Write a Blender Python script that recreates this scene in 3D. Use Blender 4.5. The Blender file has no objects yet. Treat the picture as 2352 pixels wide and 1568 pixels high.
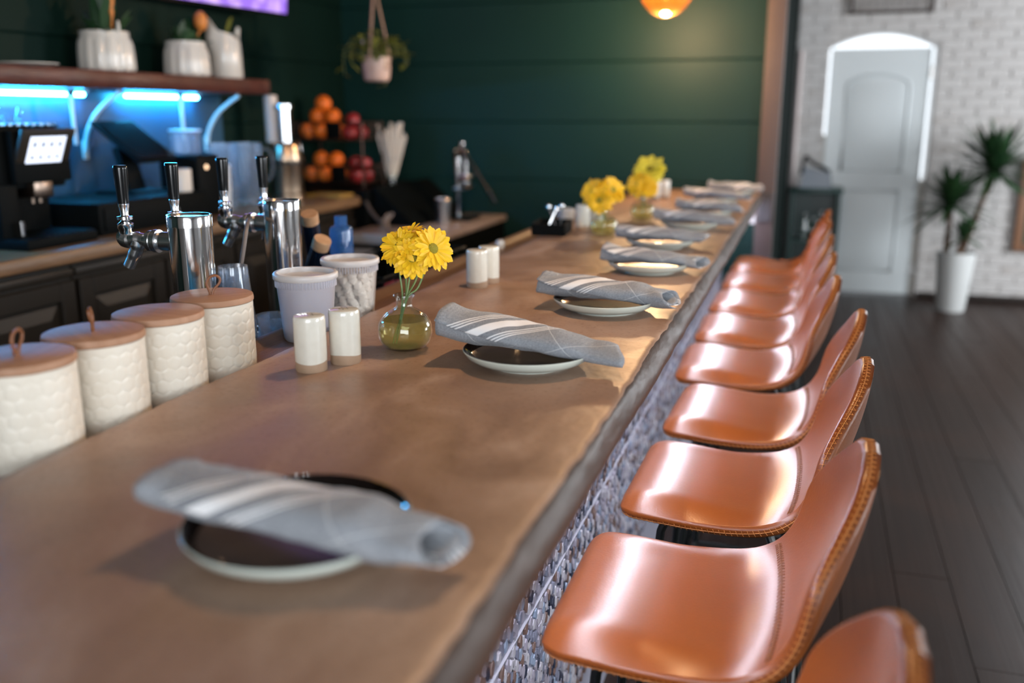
import bpy, bmesh, math, random
from mathutils import Vector, Matrix
PI = math.pi
scene = bpy.context.scene
COL = scene.collection
# ---------------------------------------------------------------- camera
cam_d = bpy.data.cameras.new('camera')
cam = bpy.data.objects.new('camera', cam_d)
COL.objects.link(cam)
scene.camera = cam
CAM_YAW, CAM_PITCH = math.radians(17.782), math.radians(13.959)
_f = Vector((-math.sin(CAM_YAW) * math.cos(CAM_PITCH), math.cos(CAM_YAW) * math.cos(CAM_PITCH), -math.sin(CAM_PITCH)))
_r = Vector((math.cos(CAM_YAW), math.sin(CAM_YAW), 0))
_u = _r.cross(_f)
cam.matrix_world = Matrix(((_r.x, _u.x, -_f.x, 0), (_r.y, _u.y, -_f.y, 0), (_r.z, _u.z, -_f.z, 1.47), (0, 0, 0, 1)))
cam_d.sensor_fit = 'HORIZONTAL'
cam_d.sensor_width = 36
cam_d.lens = 36 * 2100 / 2352
cam_d.clip_start = 0.02
cam_d.dof.use_dof = True
cam_d.dof.focus_distance = 1.66
cam_d.dof.aperture_fstop = 1.65
# ---------------------------------------------------------------- world, lights, exposure
world = bpy.data.worlds.new('world')
scene.world = world
world.use_nodes = True
wbg = world.node_tree.nodes['Background']
wbg.inputs[0].default_value = (0.86, 0.93, 1.0, 1)
wbg.inputs[1].default_value = 1.0
def area(name, loc, look, sx, sy, power, col):
    l = bpy.data.lights.new(name, 'AREA')
    l.shape = 'RECTANGLE'; l.size = sx; l.size_y = sy; l.energy = power; l.color = col
    o = bpy.data.objects.new(name, l); COL.objects.link(o)
    o.location = loc
    o.rotation_euler = (Vector(look) - Vector(loc)).to_track_quat('-Z', 'Y').to_euler()
    return o
DAY = (0.90, 0.95, 1.0)
area('daylight_far_window', (3.1, 7.95, 1.75), (3.1, 0, 1.3), 1.3, 1.7, 40, DAY)
area('daylight_side_window', (4.42, 1.2, 1.75), (0, 1.2, 1.1), 1.8, 1.7, 60, DAY)
area('daylight_side_window_far', (4.42, 5.6, 1.75), (0.6, 7.2, 1.3), 1.8, 1.7, 105, DAY)
area('daylight_shopfront', (1.2, -2.9, 1.75), (0.6, 4, 0.9), 3.0, 1.9, 85, DAY)
scene.view_settings.view_transform = 'Standard'
scene.view_settings.look = 'None'
scene.view_settings.gamma = 1.0
scene.view_settings.use_curve_mapping = False
scene.view_settings.exposure = 0.97
scene.cycles.use_denoising = True
scene.cycles.max_bounces = 6
scene.cycles.diffuse_bounces = 3
scene.cycles.glossy_bounces = 3
scene.cycles.adaptive_min_samples = 16
scene.cycles.use_adaptive_sampling = True
scene.cycles.adaptive_threshold = 0.07
scene.cycles.transmission_bounces = 4
scene.cycles.transparent_max_bounces = 14
scene.cycles.caustics_refractive = False
scene.cycles.caustics_reflective = False
scene.cycles.sample_clamp_indirect = 6.0
# ---------------------------------------------------------------- helpers
rnd = random.Random(7)
def mat(name, col, rough=0.5, metal=0.0, vary=None, scale=8.0, amt=0.5, bump=0.0, bscale=60.0, spec=0.5, trans=0.0, ior=1.45,
        emit=None, estr=0.0, coat=0.0, stretch=(1, 1, 1), alpha=1.0, sheen=0.0, detail=4.0, coords='Object', rvary=0.0, subsurf=0.0):
    m = bpy.data.materials.new(name); m.use_nodes = True
    nt = m.node_tree; b = nt.nodes['Principled BSDF']
    b.inputs['Base Color'].default_value = (*col, 1)
    b.inputs['Roughness'].default_value = rough
    b.inputs['Metallic'].default_value = metal
    b.inputs['Specular IOR Level'].default_value = spec
    b.inputs['Transmission Weight'].default_value = trans
    b.inputs['IOR'].default_value = ior
    b.inputs['Coat Weight'].default_value = coat
    b.inputs['Alpha'].default_value = alpha
    b.inputs['Sheen Weight'].default_value = sheen
    if subsurf:
        b.inputs['Subsurface Weight'].default_value = subsurf
        b.inputs['Subsurface Scale'].default_value = 0.01
    if emit:
        b.inputs['Emission Color'].default_value = (*emit, 1)
        b.inputs['Emission Strength'].default_value = estr
    if vary or bump or rvary:
        tc = nt.nodes.new('ShaderNodeTexCoord'); mp = nt.nodes.new('ShaderNodeMapping')
        mp.inputs['Scale'].default_value = stretch
        nt.links.new(tc.outputs[coords], mp.inputs['Vector'])
    if vary:
        n = nt.nodes.new('ShaderNodeTexNoise'); n.inputs['Scale'].default_value = scale; n.inputs['Detail'].default_value = detail
        nt.links.new(mp.outputs[0], n.inputs['Vector'])
        r = nt.nodes.new('ShaderNodeValToRGB')
        lo, hi = 0.5 - 0.28 * amt / 0.5 * 0.5, 0.5 + 0.28 * amt / 0.5 * 0.5
        r.color_ramp.elements[0].position = max(0.0, 0.5 - 0.14 / max(amt, 0.05)); r.color_ramp.elements[1].position = min(1.0, 0.5 + 0.14 / max(amt, 0.05))
        r.color_ramp.elements[0].color = (*col, 1); r.color_ramp.elements[1].color = (*vary, 1)
        nt.links.new(n.outputs[0], r.inputs[0]); nt.links.new(r.outputs[0], b.inputs['Base Color'])
    if rvary:
        n2 = nt.nodes.new('ShaderNodeTexNoise'); n2.inputs['Scale'].default_value = scale * 0.7; n2.inputs['Detail'].default_value = 5
        nt.links.new(mp.outputs[0], n2.inputs['Vector'])
        mr = nt.nodes.new('ShaderNodeMapRange'); mr.inputs['From Min'].default_value = 0.3; mr.inputs['From Max'].default_value = 0.7
        mr.inputs['To Min'].default_value = max(0.02, rough - rvary); mr.inputs['To Max'].default_value = rough + rvary
        nt.links.new(n2.outputs[0], mr.inputs['Value']); nt.links.new(mr.outputs[0], b.inputs['Roughness'])
    if bump:
        nb = nt.nodes.new('ShaderNodeTexNoise'); nb.inputs['Scale'].default_value = bscale; nb.inputs['Detail'].default_value = 3
        nt.links.new(mp.outputs[0], nb.inputs['Vector'])
        bp = nt.nodes.new('ShaderNodeBump'); bp.inputs['Strength'].default_value = bump; bp.inputs['Distance'].default_value = 0.01
        nt.links.new(nb.outputs[0], bp.inputs['Height']); nt.links.new(bp.outputs[0], b.inputs['Normal'])
    return m
def tag(o, label=None, cat=None, group=None, kind=None):
    if label: o['label'] = label
    if cat: o['category'] = cat
    if group: o['group'] = group
    if kind: o['kind'] = kind
    return o
def thing(name, label, cat, loc=(0, 0, 0), rz=0.0, group=None, kind=None):
    o = bpy.data.objects.new(name, None); COL.objects.link(o)
    o.empty_display_size = 0.05
    o.location = loc; o.rotation_euler = (0, 0, rz)
    return tag(o, label, cat, group, kind)
def mesh_from(name, bm, m, smooth=True, ang=0.6):
    bmesh.ops.recalc_face_normals(bm, faces=bm.faces)
    me = bpy.data.meshes.new(name); bm.to_mesh(me); bm.free()
    if m is not None:
        for mm in (m if isinstance(m, (list, tuple)) else [m]): me.materials.append(mm)
    if smooth:
        me.polygons.foreach_set('use_smooth', [True] * len(me.polygons))
        me.set_sharp_from_angle(angle=ang)
    return me
def put(name, me, parent=None, loc=(0, 0, 0), rot=(0, 0, 0), scale=(1, 1, 1)):
    o = bpy.data.objects.new(name, me); COL.objects.link(o)
    o.location = loc; o.rotation_euler = rot; o.scale = scale
    o.parent = parent
    return o
def mk(name, bm, m, parent=None, loc=(0, 0, 0), rot=(0, 0, 0), smooth=True, ang=0.6):
    return put(name, mesh_from(name, bm, m, smooth, ang), parent, loc, rot)
def copy_tree(o, parent=None):
    c = o.copy(); COL.objects.link(c); c.parent = parent
    for ch in list(o.children): copy_tree(ch, c)
    return c
def B(): return bmesh.new()
def box(bm, c, s, bev=0.0, seg=2, rot=None):
    r = bmesh.ops.create_cube(bm, size=1.0)
    vs = r['verts']
    bmesh.ops.scale(bm, vec=Vector(s), verts=vs)
    if bev > 0:
        es = list({e for v in vs for e in v.link_edges})
        rr = bmesh.ops.bevel(bm, geom=es, offset=bev, segments=seg, affect='EDGES', profile=0.5)
        vs = list({v for f in rr['faces'] for v in f.verts} | {v for v in vs if v.is_valid})
    if rot is not None: bmesh.ops.rotate(bm, cent=(0, 0, 0), matrix=rot, verts=vs)
    bmesh.ops.translate(bm, vec=Vector(c), verts=vs)
    return vs
def b2(bm, lo, hi, bev=0.0, seg=2):
    c = [(a + b) / 2 for a, b in zip(lo, hi)]; s = [b - a for a, b in zip(lo, hi)]
    return box(bm, c, s, bev, seg)
def lathe(bm, prof, seg=32, c=(0, 0, 0), mtx=None, rfun=None):
    rings = []
    for r, z in prof:
        if r < 1e-6: ring = [bm.verts.new((0, 0, z))]
        else:
            ring = []
            for i in range(seg):
                a = 2 * PI * i / seg
                k = rfun(a, z) if rfun else 1.0
                ring.append(bm.verts.new((r * k * math.cos(a), r * k * math.sin(a), z)))
        rings.append(ring)
    for a, b in zip(rings, rings[1:]):
        if len(a) == 1 and len(b) == 1: continue
        for i in range(seg):
            j = (i + 1) % seg
            if len(a) == 1: bm.faces.new((a[0], b[j], b[i]))
            elif len(b) == 1: bm.faces.new((a[i], a[j], b[0]))
            else: bm.faces.new((a[i], a[j], b[j], b[i]))
    vs = [v for r in rings for v in r]
    if mtx is not None: bmesh.ops.transform(bm, matrix=mtx, verts=vs)
    bmesh.ops.translate(bm, vec=Vector(c), verts=vs)
    return vs
def tube(bm, pts, r, seg=8, closed=False):
    pts = [Vector(p) for p in pts]; n = len(pts)
    rs = r if isinstance(r, (list, tuple)) else [r] * n
    tang = []
    for i in range(n):
        a = pts[(i - 1) % n] if (closed or i > 0) else pts[i]
        b = pts[(i + 1) % n] if (closed or i < n - 1) else pts[i]
        tang.append((b - a).normalized())
    up = Vector((0, 0, 1)) if abs(tang[0].z) < 0.9 else Vector((1, 0, 0))
    nrm = (up - tang[0] * up.dot(tang[0])).normalized()
    rings = []
    for i in range(n):
        nrm = (nrm - tang[i] * nrm.dot(tang[i])).normalized()
        bi = tang[i].cross(nrm)
        rings.append([bm.verts.new(pts[i] + (nrm * math.cos(2 * PI * k / seg) + bi * math.sin(2 * PI * k / seg)) * rs[i]) for k in range(seg)])
    for i in range(n if closed else n - 1):
        a, b = rings[i], rings[(i + 1) % n]
        for k in range(seg):
            j = (k + 1) % seg
            bm.faces.new((a[k], a[j], b[j], b[k]))
    if not closed:
        bm.faces.new(rings[0][::-1]); bm.faces.new(rings[-1])
def ball(bm, c, r, sub=2, s=(1, 1, 1)):
    vs = bmesh.ops.create_icosphere(bm, subdivisions=sub, radius=r)['verts']
    bmesh.ops.scale(bm, vec=Vector(s), verts=vs)
    bmesh.ops.translate(bm, vec=Vector(c), verts=vs)
    return vs
def bez(pts, n=12):
    """Catmull-Rom through pts"""
    P = [Vector(p) for p in pts]; out = []
    for i in range(len(P) - 1):
        p0 = P[max(i - 1, 0)]; p1 = P[i]; p2 = P[i + 1]; p3 = P[min(i + 2, len(P) - 1)]
        for k in range(n):
            t = k / n
            out.append(0.5 * ((2 * p1) + (-p0 + p2) * t + (2 * p0 - 5 * p1 + 4 * p2 - p3) * t * t + (-p0 + 3 * p1 - 3 * p2 + p3) * t ** 3))
    out.append(P[-1])
    return out
def text_mesh(name, s, size, m, parent, loc, rot, extrude=0.0004):
    cu = bpy.data.curves.new(name, 'FONT'); cu.body = s; cu.size = size; cu.align_x = 'CENTER'; cu.align_y = 'CENTER'; cu.extrude = extrude
    t = bpy.data.objects.new(name, cu); COL.objects.link(t)
    me = bpy.data.meshes.new_from_object(t.evaluated_get(bpy.context.evaluated_depsgraph_get()))
    bpy.data.objects.remove(t); me.materials.append(m)
    return put(name, me, parent, loc, rot)
def unit_box_mesh(name, m, bev=0.0, s=(1, 1, 1)):
    bm = B(); box(bm, (0, 0, 0), s, bev, 1); return mesh_from(name, bm, m)
# ---------------------------------------------------------------- materials
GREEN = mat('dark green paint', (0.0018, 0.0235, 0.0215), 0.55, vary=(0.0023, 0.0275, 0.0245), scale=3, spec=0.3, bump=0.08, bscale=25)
GREEN_SHADE = mat('shaded green paint', (0.0016, 0.011, 0.0085), 0.6, vary=(0.0022, 0.0135, 0.0095), scale=3, spec=0.12)  # same paint as the back wall, shade put into a darker colour
BLACKG = mat('black green paint', (0.0012, 0.0045, 0.0038), 0.85, spec=0.08)
BRICK = mat('white painted brick', (0.50, 0.475, 0.46), 0.75, vary=(0.56, 0.54, 0.525), scale=9, bump=0.4, bscale=45)
BRICKD = mat('worn painted brick', (0.40, 0.36, 0.33), 0.8, vary=(0.55, 0.53, 0.52), scale=14, bump=0.4, bscale=45)
MORTAR = mat('white mortar', (0.47, 0.45, 0.435), 0.85, bump=0.3, bscale=60)
WHITE = mat('white paint', (0.62, 0.64, 0.65), 0.45)
DOORW = mat('door white paint', (0.60, 0.64, 0.65), 0.4)
CEIL = mat('ceiling paint', (0.10, 0.10, 0.10), 0.8)
PLASTER = mat('plaster', (0.42, 0.41, 0.40), 0.8)
FLOORW = mat('dark stained floorboards', (0.014, 0.0062, 0.0038), 0.36, vary=(0.027, 0.0125, 0.0075), scale=5, stretch=(6, 0.5, 1), bump=0.08, bscale=20, rvary=0.1, spec=0.2)
FLOORW2 = mat('dark brown floorboards', (0.018, 0.0085, 0.0052), 0.38, vary=(0.032, 0.015, 0.0092), scale=5, stretch=(6, 0.5, 1), bump=0.08, bscale=20, rvary=0.1, spec=0.2)
PILLAR = mat('grey brown pillar paint', (0.085, 0.062, 0.060), 0.6, vary=(0.10, 0.074, 0.070), scale=3)
LEATHER = mat('cognac leather', (0.245, 0.061, 0.0070), 0.29, vary=(0.165, 0.036, 0.0045), scale=5, amt=0.25, bump=0.04, bscale=250, spec=0.5)
LEATHERB = mat('worn brown leather', (0.20, 0.055, 0.010), 0.38, vary=(0.10, 0.026, 0.006), scale=12, bump=0.08, bscale=250, spec=0.5)
THREAD = mat('orange thread', (0.48, 0.18, 0.045), 0.6)
BLACKM = mat('black powder coated steel', (0.004, 0.006, 0.006), 0.35, spec=0.4)
STEEL = mat('polished steel', (0.62, 0.62, 0.62), 0.10, metal=1.0)
STEELB = mat('brushed steel', (0.50, 0.49, 0.48), 0.3, metal=1.0)
CHROME = mat('chrome', (0.85, 0.85, 0.86), 0.12, metal=1.0)
FAUCET = mat('satin chrome', (0.92, 0.92, 0.92), 0.26, metal=1.0)
BLACKP = mat('black gloss plastic', (0.005, 0.006, 0.007), 0.12)
BLACKR = mat('black matt plastic', (0.0024, 0.0034, 0.0038), 0.6, spec=0.08)
CREAM = mat('cream glazed ceramic', (0.68, 0.62, 0.52), 0.34, vary=(0.73, 0.68, 0.59), scale=20, spec=0.45)
CERW = mat('white glazed ceramic', (0.62, 0.60, 0.56), 0.2, coat=0.3)
SHAK = mat('speckled off white glaze', (0.66, 0.63, 0.55), 0.16, vary=(0.72, 0.70, 0.62), scale=60, coat=0.5)
CLAY = mat('raw clay', (0.34, 0.225, 0.145), 0.7, vary=(0.40, 0.275, 0.185), scale=50)
ACACIA = mat('acacia lid wood', (0.30, 0.15, 0.080), 0.55, vary=(0.44, 0.25, 0.155), scale=7, stretch=(1, 9, 1))
LOOP = mat('brown leather loop', (0.20, 0.075, 0.03), 0.5)
WOODB = mat('back counter wood', (0.22, 0.125, 0.06), 0.4, vary=(0.13, 0.07, 0.035), scale=5, stretch=(6, 0.8, 3), bump=0.1, bscale=30)
SHELFW = mat('red brown shelf wood', (0.10, 0.026, 0.016), 0.45, vary=(0.045, 0.012, 0.009), scale=9, stretch=(3, 0.8, 3), bump=0.2, bscale=30)
CABIN = mat('dark olive cabinet paint', (0.0125, 0.0095, 0.0065), 0.45, vary=(0.017, 0.013, 0.009), scale=6, spec=0.35)
def thin_glass(name, tint, gloss=(1, 1, 1), ior=1.45, rough=0.02, haze=None, hazeamt=0.0):
    """thin walled glass: fresnel reflection over clear tinted transmission, optionally a little cloudy"""
    m = bpy.data.materials.new(name); m.use_nodes = True; nt = m.node_tree; L = nt.links.new
    nt.nodes.remove(nt.nodes['Principled BSDF']); out = nt.nodes['Material Output']
    tr = nt.nodes.new('ShaderNodeBsdfTransparent'); tr.inputs[0].default_value = (*tint, 1)
    gl = nt.nodes.new('ShaderNodeBsdfGlossy'); gl.inputs[0].default_value = (*gloss, 1); gl.inputs['Roughness'].default_value = rough
    lw = nt.nodes.new('ShaderNodeLayerWeight'); lw.inputs[0].default_value = 0.5
    pw = nt.nodes.new('ShaderNodeMath'); pw.operation = 'POWER'; L(lw.outputs['Facing'], pw.inputs[0]); pw.inputs[1].default_value = 4.0
    f0 = ((ior - 1) / (ior + 1)) ** 2
    fr = nt.nodes.new('ShaderNodeMath'); fr.operation = 'MULTIPLY_ADD'; L(pw.outputs[0], fr.inputs[0]); fr.inputs[1].default_value = 0.85 - f0; fr.inputs[2].default_value = f0
    mx = nt.nodes.new('ShaderNodeMixShader'); L(fr.outputs[0], mx.inputs[0])
    base = tr.outputs[0]
    if haze:
        df = nt.nodes.new('ShaderNodeBsdfDiffuse'); df.inputs[0].default_value = (*haze, 1)
        tl = nt.nodes.new('ShaderNodeBsdfTranslucent'); tl.inputs[0].default_value = (*haze, 1)
        m1 = nt.nodes.new('ShaderNodeMixShader'); m1.inputs[0].default_value = 0.5; L(df.outputs[0], m1.inputs[1]); L(tl.outputs[0], m1.inputs[2])
        m2 = nt.nodes.new('ShaderNodeMixShader'); m2.inputs[0].default_value = hazeamt; L(base, m2.inputs[1]); L(m1.outputs[0], m2.inputs[2]); base = m2.outputs[0]
    L(base, mx.inputs[1]); L(gl.outputs[0], mx.inputs[2]); L(mx.outputs[0], out.inputs['Surface'])
    return m
GLASS = thin_glass('clear glass', (0.93, 0.96, 0.95), ior=1.5)
PLASTICC = thin_glass('clear plastic', (0.90, 0.94, 0.98), ior=1.5, rough=0.08, haze=(0.62, 0.68, 0.76), hazeamt=0.16)
WATER = thin_glass('yellow green water', (0.97, 0.93, 0.70), ior=1.33, rough=0.0, haze=(0.80, 0.64, 0.22), hazeamt=0.24)
FROST = thin_glass('frosted plastic', (0.80, 0.80, 0.86), ior=1.4, rough=0.35, haze=(0.92, 0.91, 0.95), hazeamt=0.62)
FROSTL = thin_glass('frosted plastic lid', (0.85, 0.84, 0.84), ior=1.4, rough=0.35, haze=(0.92, 0.90, 0.89), hazeamt=0.85)
MALLOW = mat('marshmallow white', (0.95, 0.90, 0.83), 0.7)
YEL = mat('yellow petal', (0.82, 0.47, 0.010), 0.5, vary=(0.90, 0.57, 0.02), scale=40, subsurf=0.0)
YELP = mat('pale yellow petal', (0.80, 0.66, 0.06), 0.5)
DISC = mat('flower disc', (0.30, 0.25, 0.02), 0.8, bump=0.6, bscale=400)
STEM = mat('flower stem', (0.10, 0.17, 0.05), 0.5, vary=(0.16, 0.22, 0.07), scale=30)
LEAF = mat('dark leaf', (0.012, 0.045, 0.018), 0.45, vary=(0.028, 0.075, 0.022), scale=6)
LEAFY = mat('olive leaf', (0.17, 0.18, 0.025), 0.5, vary=(0.08, 0.10, 0.018), scale=20)
ORANGE = mat('orange peel', (0.72, 0.125, 0.010), 0.45, vary=(0.80, 0.175, 0.014), scale=12, bump=0.1, bscale=180)
APPLE = mat('red apple skin', (0.22, 0.012, 0.016), 0.3, vary=(0.35, 0.03, 0.03), scale=10)
PLATEU = mat('pale celadon glaze', (0.60, 0.66, 0.60), 0.25, coat=0.4)
PLATET = mat('brown reactive glaze', (0.15, 0.096, 0.073), 0.24, vary=(0.20, 0.132, 0.102), scale=14, spec=0.35)
PLATER = mat('dark rim glaze', (0.016, 0.009, 0.007), 0.10, coat=0.5)
AMBER = thin_glass('amber glass', (1.0, 0.80, 0.52), ior=1.5, haze=(0.95, 0.58, 0.24), hazeamt=0.10)
# ---------------------------------------------------------------- setting
GW_Y, LW_X, FW_Y, SW_X = 5.12, -2.70, 8.10, -0.17
# floor with single boards
floor = bpy.data.objects.new('floor', None); COL.objects.link(floor); tag(floor, 'dark stained wooden plank floor of the restaurant', kind='structure')
bm = B(); b2(bm, (-3.0, -3.2, -0.12), (4.8, 8.6, -0.012)); mk('subfloor', bm, mat('floor gap', (0.008, 0.006, 0.005), 0.7), floor)
pm1 = unit_box_mesh('board', FLOORW); pm2 = unit_box_mesh('board', FLOORW2)
rr = random.Random(3)
for i, x in enumerate([0.02 + 0.17 * k for k in range(-4, 15)]):
    y = -0.6 - rr.random()
    while y < 8.1:
        L = rr.uniform(1.8, 3.2); y1 = min(y + L, 8.1)
        put('board', rr.choice((pm1, pm2)), floor, (x + 0.085, (y + y1) / 2, -0.006 - rr.random() * 0.0012), (0, 0, 0), (0.167, y1 - y - 0.003, 0.012))
        y = y1
bm = B()
b2(bm, (-3.0, -3.2, -0.012), (-0.665, 8.2, -0.001)); b2(bm, (2.57, -3.2, -0.012), (4.8, 8.2, -0.001)); b2(bm, (-0.665, -3.2, -0.012), (2.57, -1.7, -0.001))
mk('unseen_boards', bm, FLOORW, floor)
# ceiling
bm = B(); b2(bm, (-3.0, -3.2, 3.2), (4.8, 8.6, 3.3)); tag(mk('ceiling', bm, CEIL), 'dark painted ceiling above the restaurant', kind='structure')
# green shiplap walls
def shiplap(name, label, along, lo, hi, face, m, zoff):
    w = bpy.data.objects.new(name, None); COL.objects.link(w); tag(w, label, kind='structure')
    bm = B()
    if along == 'x': b2(bm, (lo - 0.15, face + 0.012, 0), (hi, face + 0.15, 3.2))
    else: b2(bm, (face - 0.15, lo, 0), (face - 0.012, hi + 0.10, 3.2))
    mk('backing', bm, m, w)
    z = zoff
    me = None
    while z < 3.2:
        z1 = min(z + 0.3225, 3.2); z0 = max(z, 0)
        bm = B()
        if along == 'x': b2(bm, (lo - 0.012, face, z0 + 0.0015), (hi, face + 0.013, z1 - 0.0015), 0.004, 1)
        else: b2(bm, (face - 0.013, lo, z0 + 0.0015), (face, hi, z1 - 0.0015), 0.004, 1)
        mk('board', bm, m, w)
        z += 0.3225
    return w
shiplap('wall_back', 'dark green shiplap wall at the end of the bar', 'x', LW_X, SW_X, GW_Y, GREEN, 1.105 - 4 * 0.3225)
shiplap('wall_left', 'dark green shiplap wall behind the back counter', 'y', -3.0, GW_Y, LW_X, GREEN_SHADE, 1.105 - 4 * 0.3225)
# dark return wall between green wall and brick wall
bm = B(); b2(bm, (SW_X - 0.13, GW_Y + 0.15, 0), (SW_X, FW_Y, 3.2)); tag(mk('wall_side', bm, BLACKG), 'black green wall running back to the brick wall', kind='structure')
# pillar at the end of the bar
bm = B(); b2(bm, (-0.262, GW_Y - 0.05, 0), (-0.168, GW_Y + 0.05, 3.2), 0.004); pil = tag(mk('trim_1', bm, PILLAR), 'grey brown post where the green wall ends', kind='structure')
# far brick wall with arched door opening
DX0, DX1, DZ, DR = 0.083, 0.892, 1.990, 0.110
farw = bpy.data.objects.new('wall_far', None); COL.objects.link(farw); tag(farw, 'white painted brick wall behind the door', kind='structure')
WX0, WX1, WZ0, WZ1 = 2.45, 3.75, 0.9, 2.6
def arch(x): 
    t = (x - (DX0 + DX1) / 2) / ((DX1 - DX0) / 2)
    return DZ + DR * (1 - t * t)
bm = B()
b2(bm, (SW_X - 0.13, FW_Y, 0), (DX0, FW_Y + 0.3, 3.2)); b2(bm, (DX1, FW_Y, 0), (WX0, FW_Y + 0.3, 3.2)); b2(bm, (WX1, FW_Y, 0), (4.8, FW_Y + 0.3, 3.2))
b2(bm, (WX0, FW_Y, 0), (WX1, FW_Y + 0.3, WZ0)); b2(bm, (WX0, FW_Y, WZ1), (WX1, FW_Y + 0.3, 3.2))
N = 16
for i in range(N):
    xa = DX0 + (DX1 - DX0) * i / N; xb = DX0 + (DX1 - DX0) * (i + 1) / N
    v = [bm.verts.new(p) for p in [(xa, FW_Y, arch(xa)), (xb, FW_Y, arch(xb)), (xb, FW_Y, 3.2), (xa, FW_Y, 3.2), (xa, FW_Y + 0.3, arch(xa)), (xb, FW_Y + 0.3, arch(xb)), (xb, FW_Y + 0.3, 3.2), (xa, FW_Y + 0.3, 3.2)]]
    for q in ((0, 1, 2, 3), (4, 7, 6, 5), (0, 4, 5, 1)): bm.faces.new([v[k] for k in q])
mk('mortar', bm, MORTAR, farw, smooth=False)
bk = [unit_box_mesh('brick', BRICK, 0.0), unit_box_mesh('brick', BRICKD, 0.0)]
def brick_mesh(m, s):
    bm = B(); box(bm, (0, 0, 0), s, 0.006, 1); return mesh_from('brick', bm, m)
full = [brick_mesh(BRICK, (0.200, 0.03, 0.062)), brick_mesh(BRICK, (0.197, 0.03, 0.060)), brick_mesh(BRICKD, (0.199, 0.03, 0.061))]
half = [brick_mesh(BRICK, (0.094, 0.03, 0.062)), brick_mesh(BRICKD, (0.094, 0.03, 0.061))]
cand = []; rest = B()
for k in range(44):
    z = 0.036 + 0.0725 * k
    x = SW_X + (0.0 if k % 2 else -0.105)
    while x < 4.45:
        xc = x + 0.105; x += 0.21
        hw = 0.103
        if xc + hw > DX0 - 0.02 and xc - hw < DX1 + 0.02 and z - 0.036 < (arch(min(max(xc, DX0), DX1)) + 0.005):
            # try a half brick beside the opening
            for lo_, hi_ in ((xc - 0.1, min(xc + 0.1, DX0 - 0.003)), (max(xc - 0.1, DX1 + 0.003), xc + 0.1)):
                if hi_ - lo_ > 0.025: cand.append(((lo_ + hi_) / 2, z, 1, (hi_ - lo_) / 0.094))
            continue
        if xc + hw > WX0 - 0.05 and xc - hw < WX1 + 0.05 and WZ0 - 0.09 < z < WZ1 + 0.09: continue
        if xc - hw < SW_X: xc += 0.052; cand.append((xc, z, 1)); continue
        cand.append((xc, z, 0))
vis = [c for c in cand if c[0] < 1.95 and c[1] < 2.55]
vis.sort(key=lambda c: (c[0] > 1.8, c[1] > 2.42))
keep = set(vis[:300])
for c in cand:
    dy = rr.uniform(-0.003, 0.002)
    if c in keep:
        dk = rr.random() < 0.07
        me = (half[1 if dk else 0] if c[2] else (full[2] if dk else full[rr.randint(0, 1)]))
        put('brick', me, farw, (c[0], FW_Y + 0.007 + dy, c[1]), (0, 0, rr.uniform(-0.006, 0.006)), (c[3] if len(c) > 3 else 1, 1, 1))
    else: box(rest, (c[0], FW_Y + 0.007 + dy, c[1]), (0.094 * (c[3] if len(c) > 3 else 1) if c[2] else 0.2, 0.03, 0.062))
tag(mk('outer_bricks', rest, BRICK, farw), kind='stuff')
# other walls with windows
bm = B()
b2(bm, (4.5, -3.2, 0), (4.7, 8.6, 0.8)); b2(bm, (4.5, -3.2, 2.7), (4.7, 8.6, 3.2))
for a, b in ((-3.2, 0.2), (2.2, 4.6), (6.6, 8.6)): b2(bm, (4.5, a, 0.8), (4.7, b, 2.7))
tag(mk('wall_right', bm, PLASTER), 'plain plaster wall with windows on the right', kind='structure')
bm = B()
b2(bm, (-3.0, -3.2, 0), (4.7, -3.0, 0.7)); b2(bm, (-3.0, -3.2, 2.75), (4.7, -3.0, 3.2)); b2(bm, (-3.0, -3.2, 0.7), (-0.4, -3.0, 2.75)); b2(bm, (2.8, -3.2, 0.7), (4.7, -3.0, 2.75))
tag(mk('wall_front', bm, PLASTER), 'plain wall with shopfront window behind the viewpoint', kind='structure')
def window(name, label, c, w, h, axis):
    t = bpy.data.objects.new(name, None); COL.objects.link(t); t.location = c; tag(t, label, kind='structure')
    if axis == 'y': t.rotation_euler = (0, 0, PI / 2)
    bm = B()
    for s in (-1, 1): box(bm, (s * (w / 2 - 0.03), 0, 0), (0.06, 0.08, h)); box(bm, (0, 0, s * (h / 2 - 0.03)), (w - 0.12, 0.08, 0.06))
    box(bm, (0, 0, 0), (0.04, 0.06, h - 0.12))
    mk('window_frame', bm, WHITE, t)
    return t
window('window_1', 'white framed daylight window in the brick wall', (3.1, 8.2, 1.75), 1.3, 1.7, 'x')
window('window_2', 'white framed daylight window in the side wall', (4.6, 1.2, 1.75), 2.0, 1.9, 'y')
window('window_3', 'white framed second daylight window in the side wall', (4.6, 5.6, 1.75), 2.0, 1.9, 'y')
window('window_4', 'wide shopfront window frame', (1.2, -3.1, 1.725), 3.2, 2.05, 'x')
# skirting on brick wall
bm = B(); b2(bm, (DX1 + 0.02, FW_Y - 0.03, 0), (4.4, FW_Y + 0.0, 0.05), 0.004); tag(mk('baseboard_far', bm, mat('dark skirting', (0.02, 0.013, 0.01), 0.6)), 'thin dark skirting under the brick wall', kind='structure')
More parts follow.
